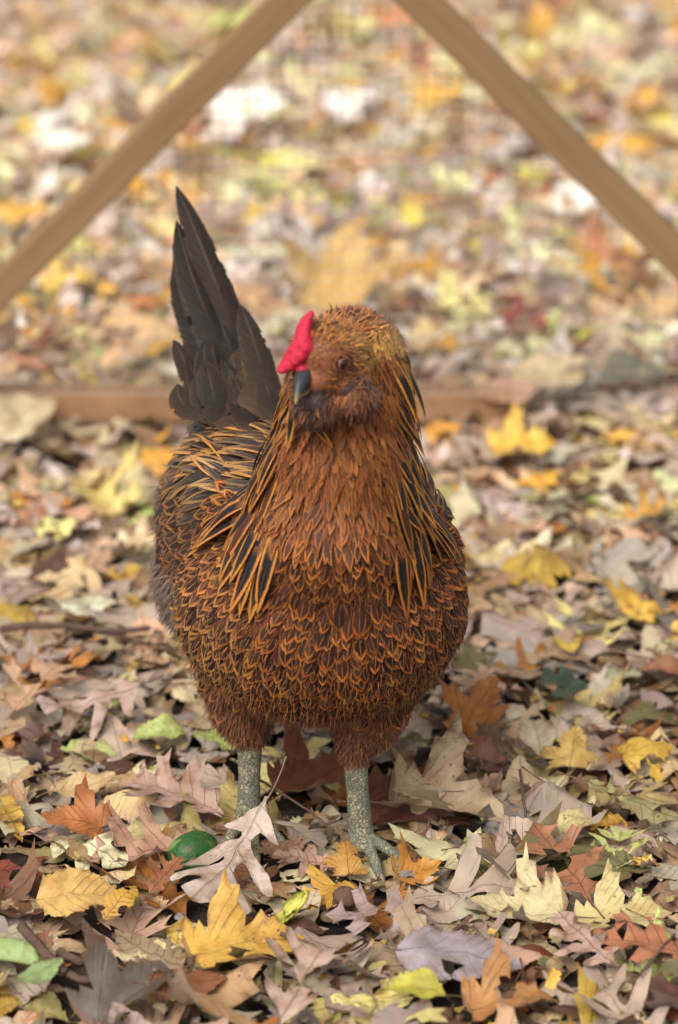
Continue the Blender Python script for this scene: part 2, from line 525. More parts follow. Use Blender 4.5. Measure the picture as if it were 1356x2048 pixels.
PAL = {  # name: (sRGB, weight)
    'pinkish tan': ((190, 156, 124), 18), 'tan': ((180, 146, 104), 18), 'beige': ((196, 174, 130), 12),
    'brown': ((146, 100, 70), 9), 'dark brown': ((98, 64, 50), 6), 'yellow': ((222, 178, 66), 9),
    'pale yellow': ((224, 204, 128), 8), 'cream': ((228, 214, 172), 5), 'orange': ((186, 118, 46), 5),
    'rust red': ((132, 70, 40), 4), 'olive': ((140, 132, 82), 9), 'grey': ((150, 140, 130), 5), 'pale green': ((176, 188, 104), 2),
}
PN = list(PAL); PWT = np.array([PAL[k][1] for k in PN], float); PWT /= PWT.sum()
def leaf_colour(rr):
    nm = PN[rr.choice(len(PN), p=PWT)]
    c = np.array(lin(*PAL[nm][0])) * rr.uniform(0.62, 1.25)
    c = c * 0.92 + c.mean() * 0.08
    c *= rr.uniform(0.94, 1.06, 3)
    return nm, np.clip(c, 0, 0.9)

KINDS = ['white_oak', 'red_oak', 'maple', 'oval', 'broad', 'narrow', 'scrap']
KWT = np.array([0.16, 0.16, 0.17, 0.18, 0.08, 0.07, 0.18])
KSIZE = {'white_oak': (0.085, 0.14), 'red_oak': (0.08, 0.135), 'maple': (0.055, 0.10), 'oval': (0.045, 0.085), 'broad': (0.04, 0.075), 'narrow': (0.06, 0.1), 'scrap': (0.012, 0.05)}
def leaf_matrix(x, y, z, size, head, tx, ty, flip=False):
    R = Matrix.Rotation(tx, 3, 'X') @ Matrix.Rotation(ty, 3, 'Y') @ Matrix.Rotation(head, 3, 'Z')
    if flip: R = R @ Matrix.Rotation(math.pi, 3, 'Y')
    m = (R * size).to_4x4(); m.translation = (x, y, z)
    return m

def in_view(x, y, mg=60):
    px, py, _ = project((x, y, 0.01))
    return -mg < px < 1356 + mg and -mg < py < 2048 + mg

class Joiner:
    def __init__(s): s.V, s.F, s.A, s.n = [], [], {}, 0
    def add(s, V, F, mat4, **attrs):
        R = np.array(mat4.to_3x3()); t = np.array(mat4.translation)
        s.V.append(V @ R.T + t); s.F.append(F + s.n)
        for k, a in attrs.items():
            a = np.asarray(a, dtype=np.float32)
            if a.ndim == 1 and len(a) == 3: a = np.tile(a, (len(V), 1))
            s.A.setdefault(k, []).append(a)
        s.n += len(V)
    def mesh(s, name, mat):
        return np_mesh(name, np.vstack(s.V), np.vstack(s.F), {k: np.concatenate(a) for k, a in s.A.items()}, mat)

# keep-out: the hen's feet stand on the litter
FEET = [at_z(497, 1664, 0.016), at_z(722, 1702, 0.016)]

FY0 = at_z(200, 834, 0.030).y
BARE = []                                              # small patches of trodden soil
for px, py, r in ((790, 1805, 0.040), (700, 1830, 0.03), (250, 1440, 0.03), (430, 1625, 0.025), (90, 1870, 0.025), (580, 1740, 0.025), (1160, 1440, 0.03)):
    b = at_z(px, py, 0.005); b.z = r; BARE.append(b)
# hero leaves, placed where the photograph shows them:
# kind, variant, px, py, length, heading (deg; 0 right, 90 away), tilt towards viewer, roll, z, colour, flip, label
HERO = [
 ('white_oak', 3, 470, 1745, 0.142, -116, 34, -6, 0.034, (205, 182, 168), 0, 'large pale pinkish oak leaf leaning up before the hen\'s left-hand foot'),
 ('maple', 1, 492, 1900, 0.098, 22, 18, 4, 0.026, (226, 176, 58), 0, 'golden yellow maple leaf with dark specks, below the pale oak leaf'),
 ('broad', 2, 905, 1925, 0.105, -8, 16, 2, 0.030, (170, 158, 164), 0, 'large lavender grey leaf with red vein, lower right of the hen'),
 ('maple', 4, 262, 1992, 0.085, 48, 22, -4, 0.026, (114, 102, 92), 0, 'dark slate grey maple leaf in the bottom left foreground'),
 ('maple', 2, 372, 1972, 0.062, 12, 14, 6, 0.024, (146, 90, 56), 0, 'brown maple leaf between the slate leaf and the golden one'),
 ('white_oak', 5, 608, 1972, 0.115, 68, 18, 0, 0.030, (200, 168, 148), 0, 'pinkish oak leaf with long finger lobes at the bottom middle'),
 ('maple', 6, 835, 1748, 0.05, 35, 22, 8, 0.020, (212, 146, 40), 0, 'crumpled orange maple leaf by the right-hand foot'),
 ('maple', 0, 650, 1800, 0.062, 200, 16, -6, 0.016, (220, 168, 52), 0, 'torn yellow orange maple leaf between the hen\'s feet in front'),
 ('maple', 3, 1040, 1822, 0.085, 175, 10, 5, 0.024, (218, 202, 148), 0, 'cream maple leaf right of the feet, above the grey leaf'),
 ('maple', 1, 1245, 1838, 0.080, 10, 10, -5, 0.022, (212, 192, 126), 0, 'pale yellow crinkled maple leaf near the right edge foreground'),
 ('red_oak', 2, 1128, 1752, 0.105, 115, 28, 6, 0.030, (176, 116, 78), 0, 'rust tan pointed oak leaf standing up right of the feet'),
 ('red_oak', 4, 1292, 1902, 0.105, 160, 16, 0, 0.024, (184, 116, 76), 0, 'orange red oak leaf at the right edge foreground'),
 ('maple', 7, 955, 1440, 0.07, 60, 70, -15, 0.03, (192, 118, 38), 0, 'bright orange curled leaf standing up beside the hen\'s right-hand leg'),
 ('maple', 4, 890, 1612, 0.105, -12, 20, 0, 0.030, (200, 172, 132), 0, 'broad tan maple leaf just right of the right-hand shank'),
 ('oval', 1, 845, 1590, 0.05, 175, 22, 0, 0.034, (198, 176, 138), 0, 'small beige oval leaf lying on the broad tan maple leaf'),
 ('maple', 2, 1145, 1512, 0.06, 80, 28, 0, 0.026, (226, 188, 92), 0, 'yellow maple leaf right of the hen beyond the tan leaf'),
 ('maple', 5, 1292, 1512, 0.06, 20, 26, 6, 0.028, (228, 184, 40), 0, 'bright yellow curled leaf at the right edge level with the shanks'),
 ('oval', 3, 160, 1582, 0.066, 20, 24, 0, 0.026, (212, 180, 126), 0, 'smooth tan oval leaf left of the hen\'s legs'),
 ('maple', 9, 150, 1655, 0.06, 170, 38, 8, 0.024, (186, 112, 44), 0, 'orange curled leaf below the smooth tan oval leaf'),
 ('broad', 0, 150, 1800, 0.075, 5, 22, 0, 0.028, (222, 178, 92), 0, 'yellow tan folded leaf in the left foreground'),
 ('oval', 5, 238, 1822, 0.048, 55, 45, 0, 0.026, (206, 158, 46), 0, 'small yellow leaf with brown curled rim, left foreground'),
 ('oval', 0, 72, 1956, 0.046, 35, 24, 0, 0.034, (146, 168, 104), 0, 'fresh pale green leaf beside the cut stalk'),
 ('white_oak', 1, 195, 1420, 0.115, 200, 26, 0, 0.030, (196, 166, 150), 0, 'pinkish lobed oak leaf with open slots, left of the hen'),
 ('red_oak', 5, 70, 1390, 0.10, 60, 28, 0, 0.028, (202, 160, 122), 0, 'tan pointed oak leaf at the left edge beside the lobed one'),
 ('red_oak', 0, 355, 1600, 0.11, 150, 20, 0, 0.030, (194, 158, 138), 0, 'flat pinkish tan oak leaf left of the left-hand shank'),
 ('red_oak', 1, 300, 1712, 0.10, 190, 20, 0, 0.020, (186, 140, 112), 0, 'brown tan oak leaf left of the green cucumber'),
 ('red_oak', 3, 330, 1762, 0.055, 60, 30, 0, 0.026, (166, 104, 64), 0, 'small rust oak leaf below the green cucumber'),
 ('oval', 2, 325, 1472, 0.055, 190, 24, 0, 0.024, (182, 196, 104), 0, 'light green leaf left of the hen\'s thigh, leftmost of two'),
 ('oval', 4, 445, 1482, 0.066, 15, 20, 0, 0.022, (188, 200, 96), 0, 'light green leaf behind the left-hand shank'),
 ('maple', 3, 640, 1560, 0.10, 40, 24, 0, 0.028, (150, 84, 40), 0, 'deep rust maple leaf in the shade between the legs'),
 ('maple', 0, 820, 1630, 0.105, -20, 14, 0, 0.016, (122, 70, 44), 0, 'dark reddish brown maple leaf behind the right-hand foot'),
 ('red_oak', 6, 612, 1728, 0.065, 165, 18, 0, 0.018, (186, 146, 124), 0, 'dusty pink oak leaf tip between the two feet'),
 ('oval', 6, 1140, 1656, 0.05, 30, 30, 0, 0.032, (218, 202, 134), 0, 'pale yellow oval leaf with grey spots, right of the feet'),
 ('narrow', 2, 1265, 1618, 0.105, -35, 20, 0, 0.030, (150, 142, 92), 0, 'long olive rolled leaf near the right edge'),
 ('broad', 4, 1050, 1690, 0.07, 30, 20, 0, 0.026, (206, 178, 158), 0, 'pale pink tan leaf behind the rust oak leaf'),
 ('oval', 2, 835, 1985, 0.052, 170, 24, 0, 0.030, (196, 190, 50), 0, 'lime yellow leaf below the lavender grey leaf'),
 ('maple', 8, 1020, 2004, 0.072, 15, 14, 0, 0.024, (190, 132, 66), 0, 'ragged orange brown leaf at the bottom edge, right of middle'),
 ('red_oak', 2, 778, 1848, 0.10, 172, 14, 0, 0.026, (176, 152, 146), 0, 'greyish pink oak leaf just above the lavender grey leaf'),
 ('white_oak', 6, 1180, 1900, 0.085, 120, 18, 0, 0.026, (188, 154, 136), 0, 'dull pink lobed leaf on the orange red oak leaf'),
 ('maple', 1, 1045, 905, 0.085, 10, 35, 0, 0.030, (228, 184, 52), 0, 'bright yellow maple leaf right of the hen\'s neck'),
 ('maple', 4, 200, 990, 0.095, 120, 30, 0, 0.030, (220, 196, 112), 0, 'large pale yellow maple leaf left of the hen\'s wing'),
 ('broad', 1, 108, 1062, 0.055, 20, 22, 0, 0.026, (222, 216, 130), 0, 'round yellow green leaf at the left, below the pale maple leaf'),
 ('oval', 0, 165, 1218, 0.065, 0, 24, 0, 0.028, (224, 224, 190), 0, 'whitish green oval leaf left of the hen\'s breast'),
 ('red_oak', 3, 290, 1092, 0.085, 10, 24, 0, 0.024, (216, 194, 152), 0, 'cream tan oak leaf beside the hen\'s left-hand flank'),
 ('broad', 5, 1260, 760, 0.095, 20, 26, 0, 0.034, (118, 116, 98), 0, 'big dark grey green leaf at the right, level with the beak'),
 ('broad', 3, 1095, 770, 0.12, 30, 30, 0, 0.036, (214, 192, 146), 0, 'large beige leaf right of the head beside the rail end'),
 ('maple', 2, 330, 925, 0.065, 0, 30, 0, 0.028, (220, 160, 32), 0, 'amber leaf touching the hen\'s left-hand wing outline'),
 ('maple', 5, 885, 868, 0.055, 20, 32, 0, 0.026, (214, 148, 34), 0, 'amber leaf tucked against the right of the neck'),
 ('broad', 6, 40, 850, 0.12, 60, 26, 0, 0.034, (206, 188, 152), 0, 'broad beige leaf at the left edge below the rail'),
 ('broad', 2, 488, 232, 0.150, 10, 44, 0, 0.055, (248, 244, 238), 0, 'big white leaf under the left slanting beam'),
 ('broad', 5, 695, 226, 0.115, 80, 40, 0, 0.055, (248, 246, 240), 0, 'white rounded leaf high up in the middle behind the mesh'),
 ('oval', 1, 440, 278, 0.11, 40, 40, 0, 0.05, (240, 230, 222), 0, 'small off white leaf just below the big white leaf'),
 ('broad', 4, 1150, 420, 0.10, 30, 40, 0, 0.05, (242, 244, 238), 0, 'white leaf below the right slanting beam'),
 ('oval', 3, 115, 300, 0.11, 0, 42, 0, 0.05, (244, 238, 224), 0, 'off white leaf above the left slanting beam'),
 ('maple', 3, 680, 590, 0.17, 80, 62, 0, 0.06, (206, 168, 92), 0, 'large golden leaf standing behind the hen\'s head'),
 ('maple', 0, 862, 205, 0.11, 90, 36, 0, 0.03, (228, 178, 56), 0, 'golden leaf up in the middle by the right beam'),
 ('broad', 0, 600, 335, 0.085, 0, 26, 0, 0.03, (222, 216, 140), 0, 'pale yellow green leaf below the white rounded one'),
 ('maple', 1, 140, 575, 0.085, 30, 32, 0, 0.03, (226, 190, 80), 0, 'yellow leaf under the lower end of the left beam'),
 ('maple', 2, 30, 435, 0.105, 0, 28, 0, 0.03, (228, 178, 62), 0, 'yellow leaf at the left edge over the slanting beam'),
 ('red_oak', 1, 1300, 1035, 0.085, 20, 26, 0, 0.03, (216, 162, 52), 0, 'yellow oak leaf at the right edge level with the breast'),
 ('red_oak', 4, 965, 1385, 0.10, 80, 18, 0, 0.026, (200, 162, 130), 0, 'pale tan oak leaf behind the bright orange curled leaf'),
 ('broad', 1, 1125, 1378, 0.052, -20, 40, 10, 0.03, (66, 88, 66), 0, 'dark green crumpled leaf right of the hen\'s belly'),
 ('broad', 3, 1010, 800, 0.085, 15, 30, 0, 0.04, (190, 150, 124), 0, 'dull pink broad leaf over the right end of the low rail'),
 ('oval', 2, 1075, 1480, 0.06, 95, 24, 0, 0.028, (206, 190, 156), 0, 'pale beige oval leaf right of the bright orange one'),
 ('maple', 5, 694, 1726, 0.046, 95, 30, 0, 0.022, (196, 142, 52), 0, 'small ochre maple leaf lying over the toes of the right-hand foot'),
 ('oval', 4, 560, 1708, 0.05, 20, 20, 0, 0.02, (150, 112, 84), 0, 'brown oval leaf right of the pale oak leaf'),
 ('maple', 6, 1060, 655, 0.085, 20, 26, 0, 0.026, (150, 58, 44), 0, 'dark red leaf right of the head in the blur'),
]
NAMES = {'white_oak': 'oak_leaf', 'red_oak': 'oak_leaf', 'maple': 'maple_leaf', 'oval': 'oval_leaf', 'broad': 'broad_leaf', 'narrow': 'narrow_leaf', 'scrap': 'leaf_scrap'}
WORD = {'white_oak': 'lobed oak leaf', 'red_oak': 'pointed oak leaf', 'maple': 'maple leaf', 'oval': 'oval leaf', 'broad': 'broad leaf', 'narrow': 'narrow leaf', 'scrap': 'torn leaf scrap'}
hero_xy = []
for (k, vi, px, py, ln, hd, tl, rl, z, c, fl, lb) in HERO:
    p = at_z(px, py, z)
    z += 0.35 * ln * math.sin(RD(tl)) * 0.6
    p.z = z
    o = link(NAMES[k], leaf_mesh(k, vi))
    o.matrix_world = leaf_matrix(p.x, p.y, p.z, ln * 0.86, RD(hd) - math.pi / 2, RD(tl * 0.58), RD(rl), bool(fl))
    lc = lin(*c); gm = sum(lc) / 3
    o['tint_obj'] = tuple((x * 0.88 + gm * 0.12) * (0.82 if p.y < 2.6 else 1.05) for x in lc)  # near leaves darkened: foreground shade put into their tint
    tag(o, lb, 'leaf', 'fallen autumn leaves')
    hero_xy.append((p.x, p.y, ln))

# the litter: two under layers and one upper layer, by area
LIT = {'leaf': Joiner(), 'leafp': Joiner()}
cands = []
def place(x, y, layer, view):
    k = KINDS[RNG.choice(len(KINDS), p=KWT)]
    lo, hi = KSIZE[k]
    size = RNG.uniform(lo, hi)
    size *= 1 + 0.22 * min(1.0, max(0.0, (y - 2.2) / 0.5)) + 0.6 * min(1.0, max(0.0, (y - 2.8) / 2.5))
    if k == 'scrap' and y > 2.6: size *= 1.9
    size *= 0.86
    z = {0: 0.004, 1: 0.011, 2: 0.018}[layer] + RNG.uniform(-0.003, 0.005)
    til = {0: 5, 1: 6, 2: 7.5}[layer]
    tx = RD(RNG.normal(2 if layer == 2 else 0, til)); ty = RD(RNG.normal(0, til))
    fl = RNG.random() < 0.42
    nm, c = leaf_colour(RNG)
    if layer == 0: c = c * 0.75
    # shaded foreground and brighter distance, painted into the leaf colours
    far_light = min(1.0, max(0.0, (y - 2.3) / 1.4))
    c = c * (0.90 + 0.85 * far_light)
    if far_light > 0.3 and RNG.random() < 0.24 * far_light: nm, c = 'off white', np.array(((0.78, 0.70, 0.63), (0.72, 0.57, 0.52))[int(RNG.random() < 0.45)]) * RNG.uniform(0.8, 1.12)
    if far_light > 0.3 and RNG.random() < 0.10 * far_light: nm, c = 'golden', np.array(lin(228, 174, 70)) * RNG.uniform(0.85, 1.1)
    c = np.clip(c, 0, 0.88)
    m = leaf_matrix(x, y, z, size, RNG.uniform(0, 6.283), tx, ty, fl)
    return k, size, m, nm, c
BX, BY = (-2.6, 2.6), (0.9, 9.0)
area = (BX[1] - BX[0]) * (BY[1] - BY[0])
for layer, dens in ((0, 420), (1, 620), (2, 380)):
    n = int(area * dens)
    xs = RNG.uniform(*BX, n); ys = RNG.uniform(*BY, n)
    for x, y in zip(xs, ys):
        view = in_view(x, y, 120)
        if not view and RNG.random() > 0.62: continue
        if layer > 0 and 2.96 < y < FY0 + 0.03 and x < 0.2 and RNG.random() < 0.9: continue
        if layer > 0 and any((x - b.x) ** 2 + (y - b.y) ** 2 < b.z ** 2 for b in BARE): continue
        if layer == 2:
            if any((x - f.x) ** 2 + (y - f.y) ** 2 < 0.06 ** 2 for f in FEET): continue
            if any((x - hx) ** 2 + (y - hy) ** 2 < (hl * 0.36) ** 2 for hx, hy, hl in hero_xy): continue
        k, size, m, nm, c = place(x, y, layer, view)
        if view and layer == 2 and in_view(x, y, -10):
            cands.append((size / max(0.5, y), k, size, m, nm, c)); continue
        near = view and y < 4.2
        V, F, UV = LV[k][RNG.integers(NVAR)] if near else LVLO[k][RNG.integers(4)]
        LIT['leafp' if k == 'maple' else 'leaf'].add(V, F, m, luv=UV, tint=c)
# the largest-looking upper leaves are things of their own
def zone(px, py):
    col = 'at the far left' if px < 220 else 'left of the hen' if px < 470 else 'in the middle' if px < 880 else 'right of the hen' if px < 1140 else 'at the far right'
    row = ('near the top' if py < 250 else 'above head height' if py < 600 else 'at head height' if py < 850 else 'at neck height' if py < 1050
           else 'at breast height' if py < 1250 else 'at belly height' if py < 1450 else 'at shank height' if py < 1640 else 'at foot height' if py < 1800 else 'in the front litter' if py < 1930 else 'by the bottom edge')
    return f'{col}, {row}'
cands.sort(key=lambda t: -t[0])
NSINGLE = 300 - len(HERO)
used = set()
for i, (_, k, size, m, nm, c) in enumerate(cands):
    vi = int(RNG.integers(NVAR))
    if i < NSINGLE:
        o = link(NAMES[k], leaf_mesh(k, vi))
        o.matrix_world = m
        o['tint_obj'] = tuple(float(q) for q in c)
        px, py, _ = project(m.translation)
        sz = 'small ' if size < 0.06 else 'large ' if size > 0.11 else ''
        lb = f'{sz}{nm} {WORD[k]} {zone(px, py)}'
        if lb in used:
            td = m.to_3x3() @ Vector((0, 1, 0))
            lb += ', tip to the right' if td.x > abs(td.y) else ', tip to the left' if -td.x > abs(td.y) else ', tip pointing away' if td.y > 0 else ', tip towards the viewer'
        used.add(lb)
        if len(lb.split()) > 16: lb = lb.replace('at the far', 'far').replace('of the hen', 'of hen')
        tag(o, lb, 'leaf', 'fallen autumn leaves')
    else:
        V, F, UV = LV[k][vi]
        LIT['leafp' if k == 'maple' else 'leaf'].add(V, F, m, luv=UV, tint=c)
# crumbs of broken leaf strewn over the near litter
for q in range(2600):
    y = 1.6 + 2.2 * RNG.random() ** 1.3; x = RNG.uniform(-0.28, 0.28) * y
    nm, c = leaf_colour(RNG)
    V, F, UV = LVLO['scrap'][RNG.integers(4)]
    m = leaf_matrix(x, y, RNG.uniform(0.008, 0.024), RNG.uniform(0.006, 0.019), RNG.uniform(0, 6.283), RD(RNG.normal(0, 22)), RD(RNG.normal(0, 22)))
    LIT['leaf'].add(V, F, m, luv=UV, tint=np.clip(c * RNG.uniform(0.6, 1.1), 0, 0.85))
tag(link('leaf_litter', LIT['leaf'].mesh('leaf_litter', M['leaf'])), 'thick litter of fallen oak and oval leaves covering the ground', 'leaf litter', kind='stuff')
tag(link('maple_litter', LIT['leafp'].mesh('maple_litter', M['leafp'])), 'fallen maple leaves mixed through the litter on the ground', 'leaf litter', kind='stuff')

# ------------------------------------------------------------------ A-frame of battens with wire mesh
def batten(name, p0, p1, w, d, parent, ext=0.0):
    """square batten from p0 to p1; d is its depth along the frame's normal (y), slightly bevelled"""
    p0, p1 = Vector(p0), Vector(p1)
    L = (p1 - p0).length
    bm = bmesh.new()
    bmesh.ops.create_cube(bm, size=1)
    for v in bm.verts: v.co = Vector((v.co.x * (L + ext), v.co.y * d, v.co.z * w))
    bmesh.ops.bevel(bm, geom=bm.edges[:], offset=0.0025, segments=2, affect='EDGES', profile=0.6)
    bmesh.ops.subdivide_edges(bm, edges=[e for e in bm.edges if e.calc_length() > L * 0.5], cuts=12)
    for v in bm.verts: v.co.z += 0.0012 * noise.noise(Vector((v.co.x * 6, 0, w * 9)))
    o = link(name, bm_mesh(name, bm, M['wood'], False), parent)
    x = (p1 - p0).normalized(); y = Vector((0, 1, 0)); z = x.cross(y)
    o.matrix_local = Matrix((( x.x, y.x, z.x, (p0.x + p1.x) / 2), (x.y, y.y, z.y, (p0.y + p1.y) / 2), (x.z, y.z, z.z, (p0.z + p1.z) / 2), (0, 0, 0, 1)))
    return o
FY = at_z(200, 834, 0.030).y
frame = empty('wooden_a_frame', (0, FY, 0))
tag(frame, 'triangular wooden frame of slanting battens with wire mesh behind the hen', 'frame')
def fp(px, py, dy=0.0):
    p = at_y(px, py, FY); return Vector((p.x, dy, p.z))
A = fp(702, -130); Bl = fp(-215, 798); Br = fp(1650, 792)
batten('slanting_batten', A + Vector((0.012, 0, 0.012)), Bl, 0.034, 0.040, frame)
batten('slanting_batten', A + Vector((0.03, -0.0455, -0.02)), Br + Vector((0, -0.0455, 0)), 0.035, 0.040, frame)
zr = at_y(200, 800, FY + 0.042).z
rail = batten('bottom_rail', Vector((Bl.x - 0.02, 0.042, zr - 0.003)), Vector((0.190, 0.042, zr - 0.004)), 0.032, 0.038, frame)
rail.data.materials[0] = M['rail']
# wires: each a thin four-sided rod, clipped to the triangle
J = Joiner()
def rod(p0, p1, r=0.00052):
    d = (p1 - p0).normalized()
    s = d.orthogonal().normalized() * r; t = d.cross(s)
    V = np.array([tuple(p + q) for p in (p0, p1) for q in (s, t, -s, -t)])
    F = np.array([(i, (i + 1) % 4, i + 4) for i in range(4)] + [((i + 1) % 4, (i + 1) % 4 + 4, i + 4) for i in range(4)], dtype=np.int32)
    J.add(V, F, Matrix.Identity(4))
def roof(x):   # height of the triangle's slanting sides at x
    return A.z + (Bl.z - A.z) * (A.x - x) / (A.x - Bl.x) if x < A.x else A.z + (Br.z - A.z) * (x - A.x) / (Br.x - A.x)
x = Bl.x + 0.01
while x < Br.x:
    rod(Vector((x, 0.024, zr)), Vector((x, 0.024, max(zr + 0.001, roof(x)))))
    x += 0.0127
z = zr
while z < A.z:
    f = (z - zr) / (A.z - zr)
    rod(Vector((Bl.x + (A.x - Bl.x) * f, 0.0251, z)), Vector((Br.x + (A.x - Br.x) * f, 0.0251, z)))
    z += 0.0127
tag(link('wire_mesh', J.mesh('wire_mesh', M['wire']), frame), kind='stuff')

#HEN#
# ------------------------------------------------------------------ the hen
HEN0 = Vector((-0.03, 2.07, 0.0))
hen = empty('hen', HEN0)
tag(hen, 'brown and gold laced hen with a red comb standing on the leaves', 'hen')
BACK = Vector((-0.34, 0.94, 0.05)).normalized()          # body axis, towards the tail
yaw = math.atan2(-BACK.x, BACK.y)

def ellipsoid(bm, c, r, rot=(0, 0, 0), sub=3):
    res = bmesh.ops.create_icosphere(bm, subdivisions=sub, radius=1)
    Mx = Matrix.Translation(Vector(c)) @ Euler(rot).to_matrix().to_4x4() @ Matrix.Diagonal((*r, 1))
    bmesh.ops.transform(bm, matrix=Mx, verts=res['verts'])

def chain(bm, pts, rads, step=0.35):
    """overlapping balls along a path: a tapered limb once remeshed"""
    for i in range(len(pts) - 1):
        a, b = Vector(pts[i]), Vector(pts[i + 1])
        n = max(2, int((b - a).length / (min(rads[i], rads[i + 1]) * step)) + 1)
        for k in range(n + 1):
            t = k / n
            ellipsoid(bm, a.lerp(b, t), (rads[i] * (1 - t) + rads[i + 1] * t,) * 3, sub=2)

def fused(name, bm, voxel, smooth=8, fac=0.5):
    tmp = bpy.data.objects.new(name, bm_mesh(name, bm))
    COL.objects.link(tmp)
    r = tmp.modifiers.new('r', 'REMESH'); r.mode = 'VOXEL'; r.voxel_size = voxel; r.adaptivity = 0
    s = tmp.modifiers.new('s', 'SMOOTH'); s.iterations = smooth; s.factor = fac
    dg = bpy.context.evaluated_depsgraph_get(); dg.update()
    m = bpy.data.meshes.new_from_object(tmp.evaluated_get(dg))
    old = tmp.data
    bpy.data.objects.remove(tmp); bpy.data.meshes.remove(old)
    m.name = name
    for p in m.polygons: p.use_smooth = True
    return m

# landmarks
HC = at_y(654, 708, 1.962)                               # skull centre
TH = RD(24)
HD = Vector((-math.sin(TH) * 0.86, -math.cos(TH) * 0.86, -0.50)).normalized()   # the way the beak points
HS = Vector((math.cos(TH), -math.sin(TH), 0.0))          # the hen's left side (viewer's right)
HU = HS.cross(HD) * -1
if HU.z < 0: HU = -HU
BEAK0 = HC + HD * 0.026 - HU * 0.004
HIP_L, HIP_R = Vector((-0.080, 2.09, 0.145)), Vector((0.036, 2.06, 0.142))
FT_L, FT_R = FEET[0].copy(), FEET[1].copy()
HOCK_L = at_y(500, 1478, FT_L.y + 0.015); HOCK_R = at_y(708, 1490, FT_R.y + 0.015)

bm = bmesh.new()
ellipsoid(bm, (-0.040, 2.135, 0.212), (0.092, 0.165, 0.090), (RD(8), 0, yaw), 4)
ellipsoid(bm, (-0.014, 2.045, 0.206), (0.109, 0.095, 0.086), (0, 0, 0), 4)
ellipsoid(bm, (-0.112, 2.15, 0.190), (0.026, 0.05, 0.040), (0, 0, yaw))
ellipsoid(bm, (-0.014, 2.065, 0.192), (0.084, 0.080, 0.062), (0, 0, 0), 4)
ellipsoid(bm, (-0.004, 2.012, 0.275), (0.066, 0.068, 0.070))
ellipsoid(bm, (0.002, 2.003, 0.335), (0.050, 0.050, 0.065))
ellipsoid(bm, (0.006, 2.006, 0.385), (0.045, 0.043, 0.050))
ellipsoid(bm, (0.009, 2.006, 0.412), (0.040, 0.036, 0.035))
BEARD, MUFF = at_y(632, 806, 1.946), at_y(712, 790, 1.952)
ellipsoid(bm, BEARD, (0.015, 0.014, 0.012))
ellipsoid(bm, MUFF, (0.013, 0.014, 0.012))
ellipsoid(bm, HC, (0.0235, 0.027, 0.024), (0, 0, -TH))
ellipsoid(bm, HC + HD * 0.014 - HU * 0.004, (0.0165, 0.020, 0.0165), (RD(28), 0, -TH))
ellipsoid(bm, HC - HU * 0.020 + HD * 0.010 + HS * 0.014, (0.016, 0.018, 0.015))
ellipsoid(bm, HC - HU * 0.022 + HD * 0.012 - HS * 0.012, (0.015, 0.018, 0.014))
# tail base and rump
ellipsoid(bm, (-0.080, 2.225, 0.262), (0.036, 0.055, 0.036), (RD(35), 0, yaw))
ellipsoid(bm, (-0.06, 2.19, 0.238), (0.075, 0.08, 0.052), (RD(10), 0, yaw))
# wings folded to the sides
ellipsoid(bm, (-0.099, 2.105, 0.245), (0.019, 0.082, 0.052), (RD(20), RD(14), yaw))
ellipsoid(bm, (0.054, 2.125, 0.248), (0.022, 0.080, 0.050), (RD(20), RD(-14), yaw))
# thighs, shanks and toes
for hip, hock, ft, sg in ((HIP_L, HOCK_L, FT_L, -1), (HIP_R, HOCK_R, FT_R, 1)):
    chain(bm, [hip + Vector((0, 0, 0.02)), hip * 0.45 + hock * 0.55, hock + Vector((0, 0, 0.004))], [0.040, 0.027, 0.0135])
    ank = ft + Vector((0, 0.004, 0.012))
    chain(bm, [hock + Vector((0, 0, 0.006)), hock.lerp(ank, 0.5), ank], [0.0112, 0.0092, 0.0106])
    for a, ln in ((-32, 0.046), (3, 0.056), (36, 0.046), (172, 0.026)):
        a = RD(a) + (0.10 if sg < 0 else 0.22)
        d = Vector((math.sin(a), -math.cos(a), 0))
        p0 = ank + Vector((0, 0, -0.003))
        chain(bm, [p0, p0 + d * ln * 0.45 + Vector((0, 0, 0.001)), p0 + d * ln * 0.78 + Vector((0, 0, -0.003)), p0 + d * ln + Vector((0, 0, -0.008))], [0.0074, 0.0054, 0.0047, 0.0038])
body_mesh = fused('hen_body', bm, 0.0024, 7)
nv = len(body_mesh.vertices)
BV = np.empty(nv * 3); body_mesh.vertices.foreach_get('co', BV); BV = BV.reshape(-1, 3)
BN = np.empty(nv * 3); body_mesh.vertex_normals.foreach_get('vector', BN); BN = BN.reshape(-1, 3)
BVH = BVHTree.FromPolygons([Vector(p) for p in BV], [tuple(p.vertices) for p in body_mesh.polygons])
skin = np.tile(lin(96, 52, 28), (nv, 1))
hd = np.linalg.norm(BV - np.array(HC + HD * 0.012), axis=1)
skin[hd < 0.030] = lin(138, 84, 54)
for bp in (BEARD, MUFF): skin[np.linalg.norm(BV - np.array(bp), axis=1) < 0.017] = lin(58, 42, 40)
legm = np.clip((0.088 - BV[:, 2]) / 0.008, 0, 1)
a = body_mesh.attributes.new('skin', 'FLOAT_VECTOR', 'POINT'); a.data.foreach_set('vector', skin.astype(np.float32).ravel())
a = body_mesh.attributes.new('legmask', 'FLOAT', 'POINT'); a.data.foreach_set('value', legm.astype(np.float32))
body_mesh.materials.append(M['skin'])
INV = Matrix.Translation(-HEN0)
body_mesh.transform(INV)
body = link('body', body_mesh, hen)

